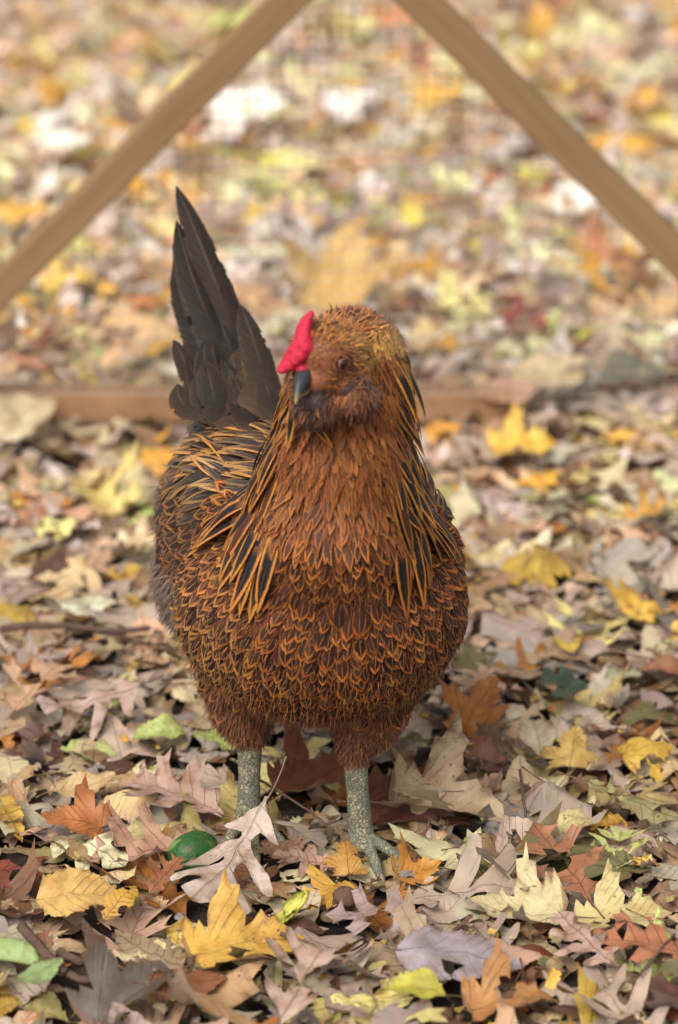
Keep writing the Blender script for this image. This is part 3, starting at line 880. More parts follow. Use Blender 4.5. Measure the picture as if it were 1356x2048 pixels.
# ---------------------------------------------------------------- feathers
def feather_variant(seed, shape, nl=7, na=4, cup=0.35, bend=0.25, wob=0.05):
    """unit length along +y, unit half-width in x; z up. uv: u -1..1, v 0..1"""
    r = random.Random(seed)
    V, UV = [], []
    cx = r.uniform(-wob, wob)
    for i in range(nl + 1):
        t = i / nl
        if shape == 'contour': w = (t + 0.12) ** 0.5 * max(0.0, 1 - t ** 3.2) ** 0.55
        elif shape == 'hackle': w = (t + 0.1) ** 0.35 * max(0.0, 1 - t ** 2.0) ** 0.8 * 1.1
        else: w = min(1.0, (t + 0.06) * 3.5) * max(0.0, 1 - t ** 3.6) ** 0.75 * (0.9 + 0.1 * t)
        w = max(w, 0.03)
        for j in range(na + 1):
            u = -1 + 2 * j / na
            x = u * w + cx * math.sin(t * 3) * 2
            y = t - 0.06 * abs(u) * (1 - t) + (r.uniform(-0.015, 0.015) if abs(u) == 1 else 0)
            z = -cup * (u * w) ** 2 * 0.22 + bend * 4 * t * (1 - t)
            V.append((x, y, z)); UV.append((u, t, 0))
    F = []
    for i in range(nl):
        for j in range(na):
            a0 = i * (na + 1) + j; b0 = a0 + na + 1
            F += [(a0, a0 + 1, b0), (a0 + 1, b0 + 1, b0)]
    if shape == 'quill':                                    # vanes split and broken along the margins
        drop = set()
        for _ in range(r.choice((2, 3, 4))):
            i0 = r.randrange(nl // 3, nl - 1); j0 = r.choice((0, na - 1)); drop.add((i0 * na + j0))
        F = [f for q, f in enumerate(F) if (q // 2) not in drop]
    return np.array(V), np.array(F, dtype=np.int32), np.array(UV)

FV = {
    'breast': [feather_variant(i, 'contour', 7, 4, 0.45, 0.05 + 0.02 * (i % 3)) for i in range(5)],
    'hackle': [feather_variant(10 + i, 'hackle', 9, 2, 0.15, 0.05 + 0.02 * (i % 3), 0.35) for i in range(6)],
    'saddle': [feather_variant(20 + i, 'hackle', 8, 4, 0.2, 0.06 + 0.02 * (i % 3), 0.2) for i in range(5)],
    'quill': [feather_variant(30 + i, 'quill', 22, 8, 0.25, 0.04, 0.3) for i in range(5)],
}
FM = {}
def feather_mesh(kind, i):
    if (kind, i) not in FM:
        V, F, UV = FV[kind][i]
        FM[(kind, i)] = np_mesh(kind + '_feather', V, F, {'fuv': UV}, M[kind])
    return FM[(kind, i)]

def frame_at(p, n, d, L, Wd, lift, sink=0.001):
    """seat a feather at p along d; its tip lies just clear of the body, lift (degrees) opens it a little more"""
    n = n.normalized()
    y = (d - n * d.dot(n)).normalized()
    q, qn, _, _ = BVH.find_nearest(p + y * L)
    tip = q + qn * (0.0022 + L * math.sin(lift))
    q2, qn2, _, _ = BVH.find_nearest(p + y * L * 0.5)
    mid = q2 + qn2 * 0.0012
    o = p - n * sink
    # keep the blade's middle outside the body as well
    gap = (mid - (o + tip) * 0.5).dot(qn2) - L * 0.05
    if gap > 0: tip = tip + qn2 * min(gap * 1.6, L * 0.5)
    y2 = (tip - o).normalized()
    nn = (n + qn + qn2).normalized()
    x = y2.cross(nn).normalized(); z = x.cross(y2)
    return Matrix(((x.x * Wd, y2.x * L, z.x * L, o.x), (x.y * Wd, y2.y * L, z.y * L, o.y), (x.z * Wd, y2.z * L, z.z * L, o.z), (0, 0, 0, 1)))

def thin(idx, r, seed):
    """greedy spacing of surface points, r metres apart"""
    rng = np.random.default_rng(seed)
    idx = np.array(idx); rng.shuffle(idx)
    grid, out = {}, []
    for i in idx:
        p = BV[i]; key = tuple((p / r).astype(int))
        ok = True
        for dx in (-1, 0, 1):
            for dy in (-1, 0, 1):
                for dz in (-1, 0, 1):
                    for j in grid.get((key[0] + dx, key[1] + dy, key[2] + dz), ()):
                        if np.sum((BV[j] - p) ** 2) < r * r: ok = False; break
                    if not ok: break
                if not ok: break
            if not ok: break
        if ok:
            grid.setdefault(key, []).append(i); out.append(i)
    return out

def centre_x(y): return -0.016 + (y - 2.045) * (BACK.x / BACK.y) if y > 2.045 else -0.016 + (2.045 - y) * 0.2
frng = np.random.default_rng(5)
def jit(c, s=0.14): return np.clip(np.array(c) * (1 + frng.normal(0, s)) * (1 + frng.normal(0, 0.04, 3)), 0.003, 0.95)
def mixc(a, b, t): t = min(1, max(0, t)); return np.array(a) * (1 - t) + np.array(b) * t
ORANGE, GOLD, TAN, RUST = lin(158, 94, 44), lin(182, 124, 56), lin(170, 130, 80), lin(126, 66, 33)
BLACK, BROWN, DUN, GREY = lin(20, 16, 17), lin(46, 27, 22), lin(112, 82, 58), lin(88, 82, 76)

reg = {k: [] for k in ('hackle', 'throat', 'breast', 'flank', 'saddle', 'wing', 'fluff', 'head')}
HCn = np.array(HC)
V3 = lambda a: Vector((float(a[0]), float(a[1]), float(a[2])))
for i in range(nv):
    x, y, z = BV[i]; n = BN[i]
    xr = x - centre_x(y)
    dh = np.linalg.norm(BV[i] - HCn)
    if z < 0.090: continue
    if (z < 0.130 and min(math.hypot(x - HOCK_L.x, y - HOCK_L.y - 0.01), math.hypot(x - HOCK_R.x, y - HOCK_R.y - 0.01)) < 0.042) or z < 0.108: reg['fluff'].append(i); continue
    front = (V3(BV[i]) - HC).dot(HD)
    if (dh < 0.0345 and z > 0.385) or z > 0.424 or min((V3(BV[i]) - BEARD).length, (V3(BV[i]) - MUFF).length) < 0.0165: reg['head'].append(i); continue
    if z > 0.292 and y < 2.07 and abs(x) < 0.075:
        if y < 1.985 and abs(x + 0.002) < 0.040 and z < 0.395: reg['throat'].append(i)
        else: reg['hackle'].append(i)
        continue
    if y > 2.075 and n[2] > 0.42 and z > 0.22: reg['saddle'].append(i); continue
    if y > 2.065 and z > 0.205 and abs(xr) > 0.07: reg['wing'].append(i); continue
    if y > 2.10: reg['flank'].append(i)
    else: reg['breast'].append(i)

singles = {'breast': [], 'hackle': [], 'saddle': []}
def add(kind, M4, tint, core, size): singles[kind].append((size, M4, tint, core))
V3 = lambda a: Vector((float(a[0]), float(a[1]), float(a[2])))
DOWN = Vector((0, 0, -1))
for i in thin(reg['breast'], 0.0049, 1):
    p, n = V3(BV[i]), V3(BN[i])
    xr = (p.x + 0.016) / 0.11
    d = BACK * (0.35 + 0.5 * max(0, (p.y - 2.0) / 0.08)) + DOWN * 1.0 + Vector((0.45 * xr, 0, 0)) + V3(frng.normal(0, 0.22, 3))
    s = frng.uniform(0.68, 1.28) * (1 + 0.3 * abs(xr))
    side = mixc(mixc(ORANGE, RUST, frng.random()), TAN, (-xr - 0.25) * 1.4)
    side = mixc(side, lin(138, 84, 52), (xr - 0.3) * 1.3)  # viewer's right: the shaded side's browner tone put into the feather colour
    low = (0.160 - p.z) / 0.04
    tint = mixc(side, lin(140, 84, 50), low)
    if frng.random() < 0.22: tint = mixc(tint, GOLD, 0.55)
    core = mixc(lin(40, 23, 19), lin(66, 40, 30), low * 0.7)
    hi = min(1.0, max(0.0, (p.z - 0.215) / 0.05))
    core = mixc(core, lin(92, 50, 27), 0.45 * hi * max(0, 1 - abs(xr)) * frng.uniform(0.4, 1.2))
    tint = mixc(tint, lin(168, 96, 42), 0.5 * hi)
    add('breast', frame_at(p, n, d, 0.0212 * s, 0.0060 * s, RD(frng.uniform(0, 6))), jit(mixc(tint, core, 0.35 * frng.random() ** 1.5), 0.2), jit(mixc(core, tint, 0.08 * frng.random()), 0.2), s + (2.0 - p.y) * 4)
for i in thin(reg['flank'], 0.011, 2):
    p, n = V3(BV[i]), V3(BN[i])
    d = BACK * 0.9 + DOWN * 0.8 + V3(frng.normal(0, 0.12, 3))
    s = frng.uniform(0.9, 1.2)
    add('breast', frame_at(p, n, d, 0.040 * s, 0.0105 * s, RD(frng.uniform(2, 7))), jit(mixc(TAN, lin(140, 110, 80), frng.random())), jit(mixc(BROWN, DUN, 0.5)), s - 1)
for i in thin(reg['wing'], 0.0078, 3):
    p, n = V3(BV[i]), V3(BN[i])
    d = BACK * 1.0 + DOWN * 0.75 + V3(frng.normal(0, 0.12, 3))
    s = frng.uniform(0.85, 1.25)
    t = mixc(lin(128, 76, 44), lin(148, 110, 70), frng.random())
    add('breast', frame_at(p, n, d, 0.034 * s, 0.0088 * s, RD(frng.uniform(2, 7))), jit(t), jit(mixc(BROWN, lin(58, 42, 36), 0.6)), s - 0.6)
for i in thin(reg['saddle'], 0.0066, 4):
    p, n = V3(BV[i]), V3(BN[i])
    xr = p.x - centre_x(p.y)
    k = max(0.0, min(1.0, (p.y - 2.15) / 0.04))
    d = BACK * (0.55 + 0.5 * k) + DOWN * 0.5 + Vector(((1.0 - 0.8 * k) * (-0.25 if xr > 0.01 else -1), 0, 0)) + V3(frng.normal(0, 0.10, 3))
    s = frng.uniform(0.85, 1.3)
    t = mixc(GOLD, TAN, frng.random()) if frng.random() < 0.7 else np.array(DUN)
    t = mixc(t, lin(96, 80, 66), (p.y - 2.17) / 0.03)
    t = mixc(t, lin(104, 78, 54), (-xr - 0.045) / 0.03 * 0.8) * 0.86
    add('saddle', frame_at(p, n, d, 0.042 * s, 0.0062 * s, RD(frng.uniform(1, 6))), jit(t), jit(lin(48, 38, 33)), s - 0.3)
for i in thin(reg['hackle'], 0.0070, 5):
    p, n = V3(BV[i]), V3(BN[i])
    z = p.z
    up = max(0, min(1, (z - 0.30) / 0.12))
    side = abs(p.x - 0.005) / 0.06
    d = DOWN * 1.0 + Vector((0.25, 0.8, -0.1)) * 0.7 * up + BACK * 0.35 * (1 if p.y > 2.0 else 0.1) + V3(frng.normal(0, 0.09, 3))
    s = frng.uniform(0.85, 1.15) * (1.12 - 0.55 * up)
    t = mixc(ORANGE, GOLD, 0.35 + 0.5 * frng.random() * side + 0.25 * up)
    c = mixc(BLACK, lin(104, 54, 27), max(0, 0.5 - side) + (0.35 if frng.random() < 0.2 else 0) + 0.15 * up)
    add('hackle', frame_at(p, n, d, 0.056 * s, (0.0058 + 0.0024 * min(1, max(0, side - 0.35) * 2)) * s, RD(frng.uniform(0.5, 5) if z < 0.42 else 0.3)), jit(t), jit(c), s + side)
for i in thin([q for q in reg['hackle'] if abs(BV[q][0] - 0.004) > 0.030 and 0.32 < BV[q][2] < 0.425 and BV[q][1] < 2.03], 0.0125, 8):
    p, n = V3(BV[i]), V3(BN[i])
    rt = p.x > 0
    d = DOWN * 1.0 + Vector((0.25 if rt else -0.1, 0.25, 0)) + V3(frng.normal(0, 0.08, 3))
    s = frng.uniform(0.85, 1.15)
    add('hackle', frame_at(p, n, d, 0.050 * s, 0.0072 * s, RD(frng.uniform(7, 15) if rt else frng.uniform(2, 6))), jit(mixc(GOLD, ORANGE, frng.random() * 0.5)), jit(BLACK), s + 2)
for i in thin(reg['throat'], 0.0048, 6):
    p, n = V3(BV[i]), V3(BN[i])
    up = max(0, min(1, (p.z - 0.30) / 0.08))
    d = DOWN * 1.0 + Vector((0.5 * (p.x) / 0.05, 0, 0)) + V3(frng.normal(0, 0.10, 3))
    s = frng.uniform(0.85, 1.2)
    t = mixc(ORANGE, mixc(RUST, GOLD, frng.random() * 0.5), frng.random())
    c = mixc(lin(50, 28, 21), t, 0.02 + 0.8 * up + (0.3 if frng.random() < 0.3 else 0))
    add('hackle', frame_at(p, n, d, (0.021 - 0.005 * up) * s, (0.0042 - 0.0010 * up) * s, RD(frng.uniform(3, 10))), jit(t, 0.2), jit(c, 0.25), s * 0.3)

plum = {'breast': 'breast_plumage', 'hackle': 'neck_plumage', 'saddle': 'back_plumage'}
nsing = {'breast': 120, 'hackle': 110, 'saddle': 60}
pname = {'breast': 'breast_feather', 'hackle': 'neck_feather', 'saddle': 'back_feather'}
for kind, lst in singles.items():
    lst.sort(key=lambda t: -t[0])
    J = Joiner()
    for q, (_, M4, tint, core) in enumerate(lst):
        vi = int(frng.integers(len(FV[kind])))
        if q < nsing[kind]:
            o = link(pname[kind], feather_mesh(kind, vi), hen)
            o.matrix_local = INV @ M4
            o['tint_obj'] = tuple(float(t) for t in tint); o['core_obj'] = tuple(float(t) for t in core)
        else:
            V, F, UV = FV[kind][vi]
            J.add(V, F, INV @ M4, fuv=UV, tint=tint, core=core)
    tag(link(plum[kind], J.mesh(plum[kind], M[kind]), hen), kind='stuff')

# hair-like down: head, beard, thighs, belly edge and a sparse fringe over the outline
def strand_mesh(items):
    """items: (p, dir, normal, length, width, colour); a strand is a thin bent blade of two quads and a tip"""
    n = len(items)
    V = np.empty((n * 5, 3)); C = np.empty((n * 5, 3)); F = np.empty((n * 3, 3), dtype=np.int32)
    for k, (p, d, nn, L, w, c) in enumerate(items):
        d = d.normalized(); s = d.cross(nn)
        s = s.normalized() * (w * 0.5) if s.length > 1e-6 else Vector((w * 0.5, 0, 0))
        m = p + d * L * 0.5 + nn * L * 0.05; e = p + d * L - nn * L * 0.05
        V[k * 5:k * 5 + 5] = [p - s, p + s, m - s * 0.9, m + s * 0.9, e]
        C[k * 5:k * 5 + 5] = c
        b = k * 5
        F[k * 3:k * 3 + 3] = [(b, b + 1, b + 2), (b + 1, b + 3, b + 2), (b + 2, b + 3, b + 4)]
    return V, F, C
items = []
EYE = HC + HD * 0.013 + HS * 0.0180 + HU * 0.0075
def head_colour(p):
    q = p - HC
    f, s, u = q.dot(HD), q.dot(HS), q.dot(HU)
    c = mixc(lin(168, 108, 50), lin(148, 86, 42), (0.005 - u) / 0.02)
    c = mixc(c, lin(186, 138, 72), (s - 0.014) / 0.012 * (1 if f < 0.004 else 0))
    db = min((p - BEARD).length, (p - MUFF).length * 1.1)
    c = mixc(c, lin(46, 37, 37), (0.0205 - db) / 0.007 * (0.92 if frng.random() < 0.85 else 0.3))
    if (p - EYE).length < 0.012: c = mixc(c, lin(140, 86, 54), 0.7)
    return c
for i in reg['head']:
    p, n = V3(BV[i]), V3(BN[i])
    q = p - HC
    if q.dot(HD) > 0.020 and (q - HD * q.dot(HD)).length < 0.009: continue
    de = (p - EYE).length
    if de < 0.0065: continue
    face = q.dot(HD) > 0.010 and q.dot(HU) > -0.010
    for k in range(5 if face else 7):
        pp = p + V3(frng.normal(0, 0.0012, 3))
        d = -HD * 0.9 + DOWN * 0.75 + n * 0.16 + V3(frng.normal(0, 0.22, 3))
        if q.dot(HU) < -0.012: d = DOWN + HD * 0.2 + n * 0.3 + V3(frng.normal(0, 0.25, 3))
        L = frng.uniform(0.004, 0.007) if face else frng.uniform(0.006, 0.011)
        items.append((pp, d, n, L, 0.0007 if face else 0.0011, jit(head_colour(pp) * (0.35 if frng.random() < 0.16 else 1.0), 0.22)))
for i in reg['throat'] + reg['hackle']:
    if frng.random() < (0.40 if BV[i][1] < 1.985 else 0.06):
        p, n = V3(BV[i]), V3(BN[i])
        d = DOWN + n * 0.22 + V3(frng.normal(0, 0.18, 3))
        items.append((p + n * 0.003, d, n, frng.uniform(0.008, 0.015), 0.0006, jit(mixc(ORANGE, RUST, frng.random()) * (0.4 if frng.random() < 0.15 else 1.0), 0.2)))
for i in reg['fluff']:
    p, n = V3(BV[i]), V3(BN[i])
    for k in range(2):
        d = DOWN + BACK * 0.25 + n * 0.25 + V3(frng.normal(0, 0.2, 3))
        items.append((p + V3(frng.normal(0, 0.001, 3)), d, n, frng.uniform(0.005, 0.011), 0.0011, jit(mixc(lin(128, 78, 46), lin(96, 62, 46), frng.random()), 0.2)))
for i in reg['breast'] + reg['flank'] + reg['wing']:
    p, n = V3(BV[i]), V3(BN[i])
    low = p.z < 0.145
    if frng.random() < (0.30 if low else 0.18):
        d = DOWN * 0.9 + BACK * 0.4 + n * 0.18 + V3(frng.normal(0, 0.2, 3))
        items.append((p + n * 0.004, d, n, frng.uniform(0.006, 0.012), 0.00045, jit(mixc(mixc(ORANGE, GOLD, frng.random()), lin(60, 38, 28), frng.random()) if not low else mixc(lin(132, 78, 44), lin(90, 58, 42), frng.random()), 0.25)))
# flank and rump fluff behind the wing on the viewer's left
for i in reg['flank']:
    p, n = V3(BV[i]), V3(BN[i])
    if n.x < -0.1:
        for k in range(3):
            d = DOWN + BACK * 0.3 + n * 0.35 + V3(frng.normal(0, 0.25, 3))
            items.append((p, d, n, frng.uniform(0.014, 0.024), 0.0016, jit(mixc(lin(118, 98, 82), lin(92, 76, 66), frng.random()), 0.15)))
V, F, C = strand_mesh(items)
V = V - np.array(HEN0)
tag(link('down', np_mesh('down', V, F, {'tint': C}, M['strand']), hen), kind='stuff')

# tail: stiff feathers rising in a folded fan; each placed by its base, tip and the way its flat side faces
def quill(name, base, tip, face, w, tint, core, vi, kind='quill'):
    base, tip, face = Vector(base), Vector(tip), Vector(face)
    y = tip - base; L = y.length; y.normalize()
    x = y.cross(face).normalized(); z = x.cross(y)
    M4 = Matrix(((x.x * w, y.x * L, z.x * L, base.x), (x.y * w, y.y * L, z.y * L, base.y), (x.z * w, y.z * L, z.z * L, base.z), (0, 0, 0, 1)))
    o = link(name, feather_mesh(kind, vi), hen)
    o.matrix_local = INV @ M4
    o['tint_obj'] = tuple(float(t) for t in tint); o['core_obj'] = tuple(float(t) for t in core)
TD, TL = lin(33, 30, 27), lin(62, 48, 38)
tails = [  # base px, tip px, base Y, tip Y, half-width
    ((512, 800), (352, 372), 2.235, 2.36, 0.0175), ((500, 800), (356, 440), 2.228, 2.345, 0.0185),
    ((492, 810), (352, 520), 2.220, 2.335, 0.019), ((480, 815), (356, 560), 2.212, 2.325, 0.0195),
    ((468, 820), (362, 610), 2.205, 2.31, 0.019), ((455, 830), (366, 690), 2.198, 2.29, 0.018),
    ((535, 800), (440, 520), 2.226, 2.33, 0.015), ((528, 810), (420, 560), 2.214, 2.315, 0.017),
    ((520, 820), (410, 640), 2.204, 2.295, 0.018), ((545, 820), (480, 610), 2.200, 2.29, 0.016),
    ((500, 830), (420, 690), 2.194, 2.275, 0.017), ((535, 835), (490, 680), 2.186, 2.265, 0.016),
    ((460, 850), (384, 740), 2.186, 2.26, 0.016), ((510, 850), (450, 735), 2.180, 2.255, 0.016),
    ((545, 855), (520, 730), 2.172, 2.245, 0.015), ((480, 870), (410, 780), 2.170, 2.235, 0.015), ((530, 870), (480, 775), 2.162, 2.23, 0.015)]
for q, (b, t, by, ty, w) in enumerate(tails):
    f = Vector((0.30 + frng.normal(0, 0.08), -0.9, 0.25))
    c = mixc(TD, TL, (0.25 + 0.75 * frng.random()) if q > 7 else 0.35 * frng.random())
    quill('tail_feather', at_y(*b, by), at_y(*t, ty), f, w, jit(mixc(c, lin(84, 64, 50), 0.45), 0.1), jit(c, 0.08), q % 5)
# soft coverts over the root of the tail
for q in range(26):
    b = (frng.uniform(400, 550), frng.uniform(800, 868)); t = (b[0] - frng.uniform(10, 60), b[1] - frng.uniform(70, 130))
    by = 2.215 - (b[1] - 800) * 0.0004 + frng.uniform(-0.006, 0.006)
    c = mixc(TD, TL, frng.uniform(0.0, 0.7))
    quill('covert_feather', at_y(*b, by), at_y(*t, by + 0.03), Vector((0.2 + frng.normal(0, 0.15), -0.9, 0.3)), frng.uniform(0.010, 0.014), jit(mixc(c, lin(84, 64, 48), 0.35), 0.12), jit(c, 0.12), q % 5)
# wing flight feathers, lying back along each side
for sg, x0 in ((-1, -0.100), (1, 0.052)):
    for q in range(8):
        t = q / 7
        b = Vector((x0 + sg * 0.004 - 0.012 * t * sg, (2.135 if sg < 0 else 2.16) + 0.012 * t, 0.262 - 0.075 * t))
        e = b + Vector((BACK.x * 0.12 * (1 if sg > 0 else 0.35) + sg * 0.002, BACK.y * 0.12, -0.055 - 0.02 * t))
        c = mixc(lin(78, 56, 46), lin(112, 76, 54), frng.random())
        quill('wing_feather', b, e, Vector((sg, -0.15, 0.2)), 0.014, jit(mixc(c, TAN, 0.2), 0.1), jit(c, 0.1), q % 5)

# ---------------------------------------------------------------- comb, beak, eyes, claws
bm = bmesh.new()
CY = 1.945
for px, py, rx, rz, ry, dy in ((566, 738, 13, 10, 7.5, -2), (577, 729, 18, 14, 9, -1), (588, 718, 21, 18, 10, 0), (598, 705, 23, 21, 11, 1), (606, 692, 25, 22, 12, 3), (608, 677, 23, 20, 12, 5), (608, 662, 19, 18, 11, 7), (612, 648, 15, 15, 9, 9), (617, 638, 11, 12, 7, 10), (622, 630, 7, 8, 5, 11),
                               (604, 734, 19, 12, 9, 0), (618, 728, 15, 15, 9, 3)):
    c = at_y(px, py, CY + dy * 0.001)
    ellipsoid(bm, c, (rx * (1.08 if py > 685 else 0.88) / 2830, ry / 1000, rz * 1.08 / 2830), sub=2)
m = fused('comb', bm, 0.0010, 4)
for v in m.vertices: v.co += v.normal * (0.0007 * noise.noise(v.co * 130) + 0.0004 * noise.noise(v.co * 420))
g = NT('comb_skin'); tc = g.n('TexCoord').outputs['Object']
n1 = g.noise(tc, 1100, 3, 0.6); n2 = g.noise(tc, 160, 2); n3 = g.noise(tc, 330, 3)
cc = g.mix(n2.outputs[0], lin(164, 8, 40), lin(200, 24, 62))
bb = g.bsdf(cc, 0.45, 0.45, g.math('ADD', n1.outputs[0], g.math('MULTIPLY', n3.outputs[0], 2.0)), 0.0010, 0.9)
bb.inputs['Subsurface Weight'].default_value = 0.25; bb.inputs['Subsurface Radius'].default_value = (0.004, 0.001, 0.001); bb.inputs['Subsurface Scale'].default_value = 1.0
m.materials.append(g.done(bb.outputs[0])); m.transform(INV)
link('comb', m, hen)

def beak_half(name, p0, tipv, w0, h0, lower, mat):
    """curved horn cone from p0 to the hooked tip"""
    n, k = 9, 12
    V, F = [], []
    d = tipv - p0; up = HU
    for i in range(n + 1):
        t = i / n
        c = p0 + d * t + up * (0.0032 * math.sin(math.pi * t) * (1 if not lower else -0.5))
        w = w0 * (1 - t) ** 0.85 + 0.0004; h = h0 * (1 - t) ** 0.8 + 0.0005
        for q in range(k):
            a2 = 2 * math.pi * q / k
            V.append(tuple(c + HS * (w * math.cos(a2)) + up * (h * math.sin(a2))))
    for i in range(n):
        for q in range(k):
            a0, b0 = i * k + q, i * k + (q + 1) % k
            F += [(a0, b0, a0 + k), (b0, b0 + k, a0 + k)]
    return link(name, np_mesh(name, np.array(V) - np.array(HEN0), np.array(F, dtype=np.int32), None, mat), hen)
g = NT('beak_horn'); tc = g.n('TexCoord').outputs['Object']
sp = g.n('SeparateXYZ'); g.set(sp.inputs[0], tc)
n1 = g.noise(tc, 240, 3)
BT = at_y(591, 808, 1.917)
k = g.smooth(g.math('ADD', sp.outputs[2], g.math('MULTIPLY', n1.outputs[0], 0.004)), BT.z + 0.002, BT.z + 0.010)
cc = g.mix(k, lin(150, 128, 76), lin(46, 48, 52))
M['beak'] = g.done(g.bsdf(cc, 0.42, 0.4, n1.outputs[0], 0.0005, 0.6).outputs[0])
B0 = at_y(612, 750, 1.945)
beak = beak_half('upper_beak', B0, BT, 0.0078, 0.0086, False, M['beak'])
beak_half('lower_beak', B0 - HU * 0.006 + Vector((0, 0.003, -0.002)), BT + Vector((0.003, 0.004, 0.004)), 0.0062, 0.0044, True, M['beak'])
for sg in (-1, 1):
    bm = bmesh.new(); ellipsoid(bm, B0 + HD * 0.003 + HS * 0.0074 * sg + HU * 0.003, (0.0016, 0.0026, 0.0016), sub=2)
    bmesh.ops.transform(bm, matrix=INV, verts=bm.verts)
    link('nostril', bm_mesh('nostril', bm, mat_plain('nostril_dark', (0.012, 0.009, 0.009), 0.6, 0.3)), beak)
# eyes: dark ball with a fleshy ring
M['eye'] = mat_plain('eye_ball', lin(30, 16, 10), 0.08, 0.6, 0, 0.2, 300)
M['lid'] = mat_plain('eye_lid', lin(108, 66, 54), 0.6, 0.3, 0, 0.2, 300, 0.0003)
for sg in (1, -1):
    c = HC + HD * 0.0135 + HS * 0.0178 * sg + HU * 0.0075
    nrm = (HS * sg + HD * 0.45 + HU * 0.05).normalized()
    bm = bmesh.new(); ellipsoid(bm, c, (0.0047,) * 3, sub=3); bmesh.ops.transform(bm, matrix=INV, verts=bm.verts)
    e = link('eye', bm_mesh('eye', bm, M['eye']), hen)
    x = nrm.orthogonal().normalized(); y = nrm.cross(x)
    V, F = [], []
    for i in range(24):
        a2 = 2 * math.pi * i / 24
        rr = x * math.cos(a2) + y * math.sin(a2)
        for q in range(8):
            b2 = 2 * math.pi * q / 8
            V.append(tuple(c + nrm * (0.0028 + 0.0009 * math.sin(b2)) + rr * (0.0046 + 0.0009 * math.cos(b2)) - HEN0))
    for i in range(24):
        for q in range(8):
            a0, b0 = i * 8 + q, i * 8 + (q + 1) % 8
            c0, d0 = ((i + 1) % 24) * 8 + q, ((i + 1) % 24) * 8 + (q + 1) % 8
            F += [(a0, c0, b0), (b0, c0, d0)]
    link('eyelid', np_mesh('eyelid', np.array(V), np.array(F, dtype=np.int32), None, M['lid']), e)
# claws
M['claw'] = mat_plain('claw_horn', lin(120, 104, 80), 0.4, 0.4)
for ft, sg in ((FT_L, -1), (FT_R, 1)):
    ank = ft + Vector((0, 0.004, 0.009))
    for a, ln in ((-32, 0.046), (3, 0.056), (36, 0.046), (172, 0.026)):
        a = RD(a) + (0.10 if sg < 0 else 0.22)
        d = Vector((math.sin(a), -math.cos(a), 0))
        bm = bmesh.new()
        tip = ank + d * ln + Vector((0, 0, -0.007))
        for q in range(6):
            t = q / 5
            ellipsoid(bm, tip + d * 0.012 * t + Vector((0, 0, 0.001 - 0.006 * t * t)), (0.0030 * (1 - 0.8 * t),) * 3, sub=1)
        bmesh.ops.transform(bm, matrix=INV, verts=bm.verts)
        link('claw', bm_mesh('claw', bm, M['claw']), hen)

# ------------------------------------------------------------------ scraps of food and twigs on the litter
def tube(path, rads, sides=8, rough=0.0, seed=0):
    V, F = [], []
    P = [Vector(p) for p in path]
    for i, p in enumerate(P):
        d = (P[min(i + 1, len(P) - 1)] - P[max(i - 1, 0)]).normalized()
        a1 = d.cross(Vector((0, 0, 1))); a1 = a1.normalized() if a1.length > 1e-4 else Vector((1, 0, 0))
        b1 = a1.cross(d)
        for q in range(sides):
            an = 2 * math.pi * q / sides
            r = rads[i] * (1 + rough * noise.noise(Vector((i * 0.9, q * 1.3, seed))))
            V.append(tuple(p + a1 * math.cos(an) * r + b1 * math.sin(an) * r))
    for i in range(len(P) - 1):
        for q in range(sides):
            a0, b0 = i * sides + q, i * sides + (q + 1) % sides
            F += [(a0, b0, a0 + sides), (b0, b0 + sides, a0 + sides)]
    for base, rev in ((0, True), ((len(P) - 1) * sides, False)):
        for q in range(1, sides - 1):
            f = (base, base + q, base + q + 1)
            F.append(f[::-1] if rev else f)
    return np.array(V), np.array(F, dtype=np.int32)

def spline(pts, n=6): return [Vector(p) for p in catmull([tuple(p) for p in pts], n)]
def twig(label, pxs, r0, r1, z=0.03, seed=1):
    pts = spline([at_z(px, py, z + dz) for px, py, dz in pxs], 5)
    n = len(pts)
    for i, p in enumerate(pts): p += Vector((noise.noise(Vector((i * .7, seed, 0))), noise.noise(Vector((i * .7, seed, 5))), 0)) * 0.0012
    V, F = tube(pts, [r0 + (r1 - r0) * i / (n - 1) for i in range(n)], 7, 0.45, seed)
    o = link('twig', np_mesh('twig', V, F, None, M['twig']))
    tag(o, label, 'twig', 'twigs in the litter')
twig('thick dark twig sloping beside the cut green stalk', [(42, 1852, 0.012), (85, 1900, 0.006), (130, 1945, 0.0)], 0.0042, 0.0032, 0.034, 1)
twig('bent brown twig running right from the fresh green leaf', [(120, 1938, 0.002), (160, 1958, 0), (215, 1962, 0.002)], 0.0032, 0.0026, 0.030, 2)
twig('short charred twig behind the thick dark one', [(118, 1905, 0), (165, 1926, 0.002)], 0.0038, 0.003, 0.026, 3)
twig('thin brown twig under the pink finger lobed oak leaf', [(560, 1868, 0.004), (620, 1890, 0), (700, 1915, 0)], 0.0018, 0.0014, 0.030, 4)
twig('long thin reddish stalk lying across the rust leaf between the legs', [(520, 1560, 0.01), (600, 1610, 0.012), (668, 1662, 0.004)], 0.0011, 0.0009, 0.032, 5)
twig('thin pale stalk curving up at the right foreground', [(1280, 1950, 0.004), (1320, 1900, 0.014), (1350, 1868, 0.03)], 0.0012, 0.001, 0.034, 6)
twig('dark twig lying flat left of the hen\'s belly', [(0, 1258, 0.0), (110, 1250, 0.004), (220, 1262, 0.0), (300, 1256, 0.003)], 0.0034, 0.0026, 0.030, 7)
twig('short dark stick at the right, by the belly level', [(1080, 1010, 0), (1180, 985, 0.004), (1240, 990, 0)], 0.0028, 0.0022, 0.030, 8)
twig('thin upright red stalk right of the right-hand foot', [(1040, 1540, 0.01), (1046, 1590, 0.012), (1052, 1635, 0.004)], 0.0012, 0.0012, 0.03, 9)

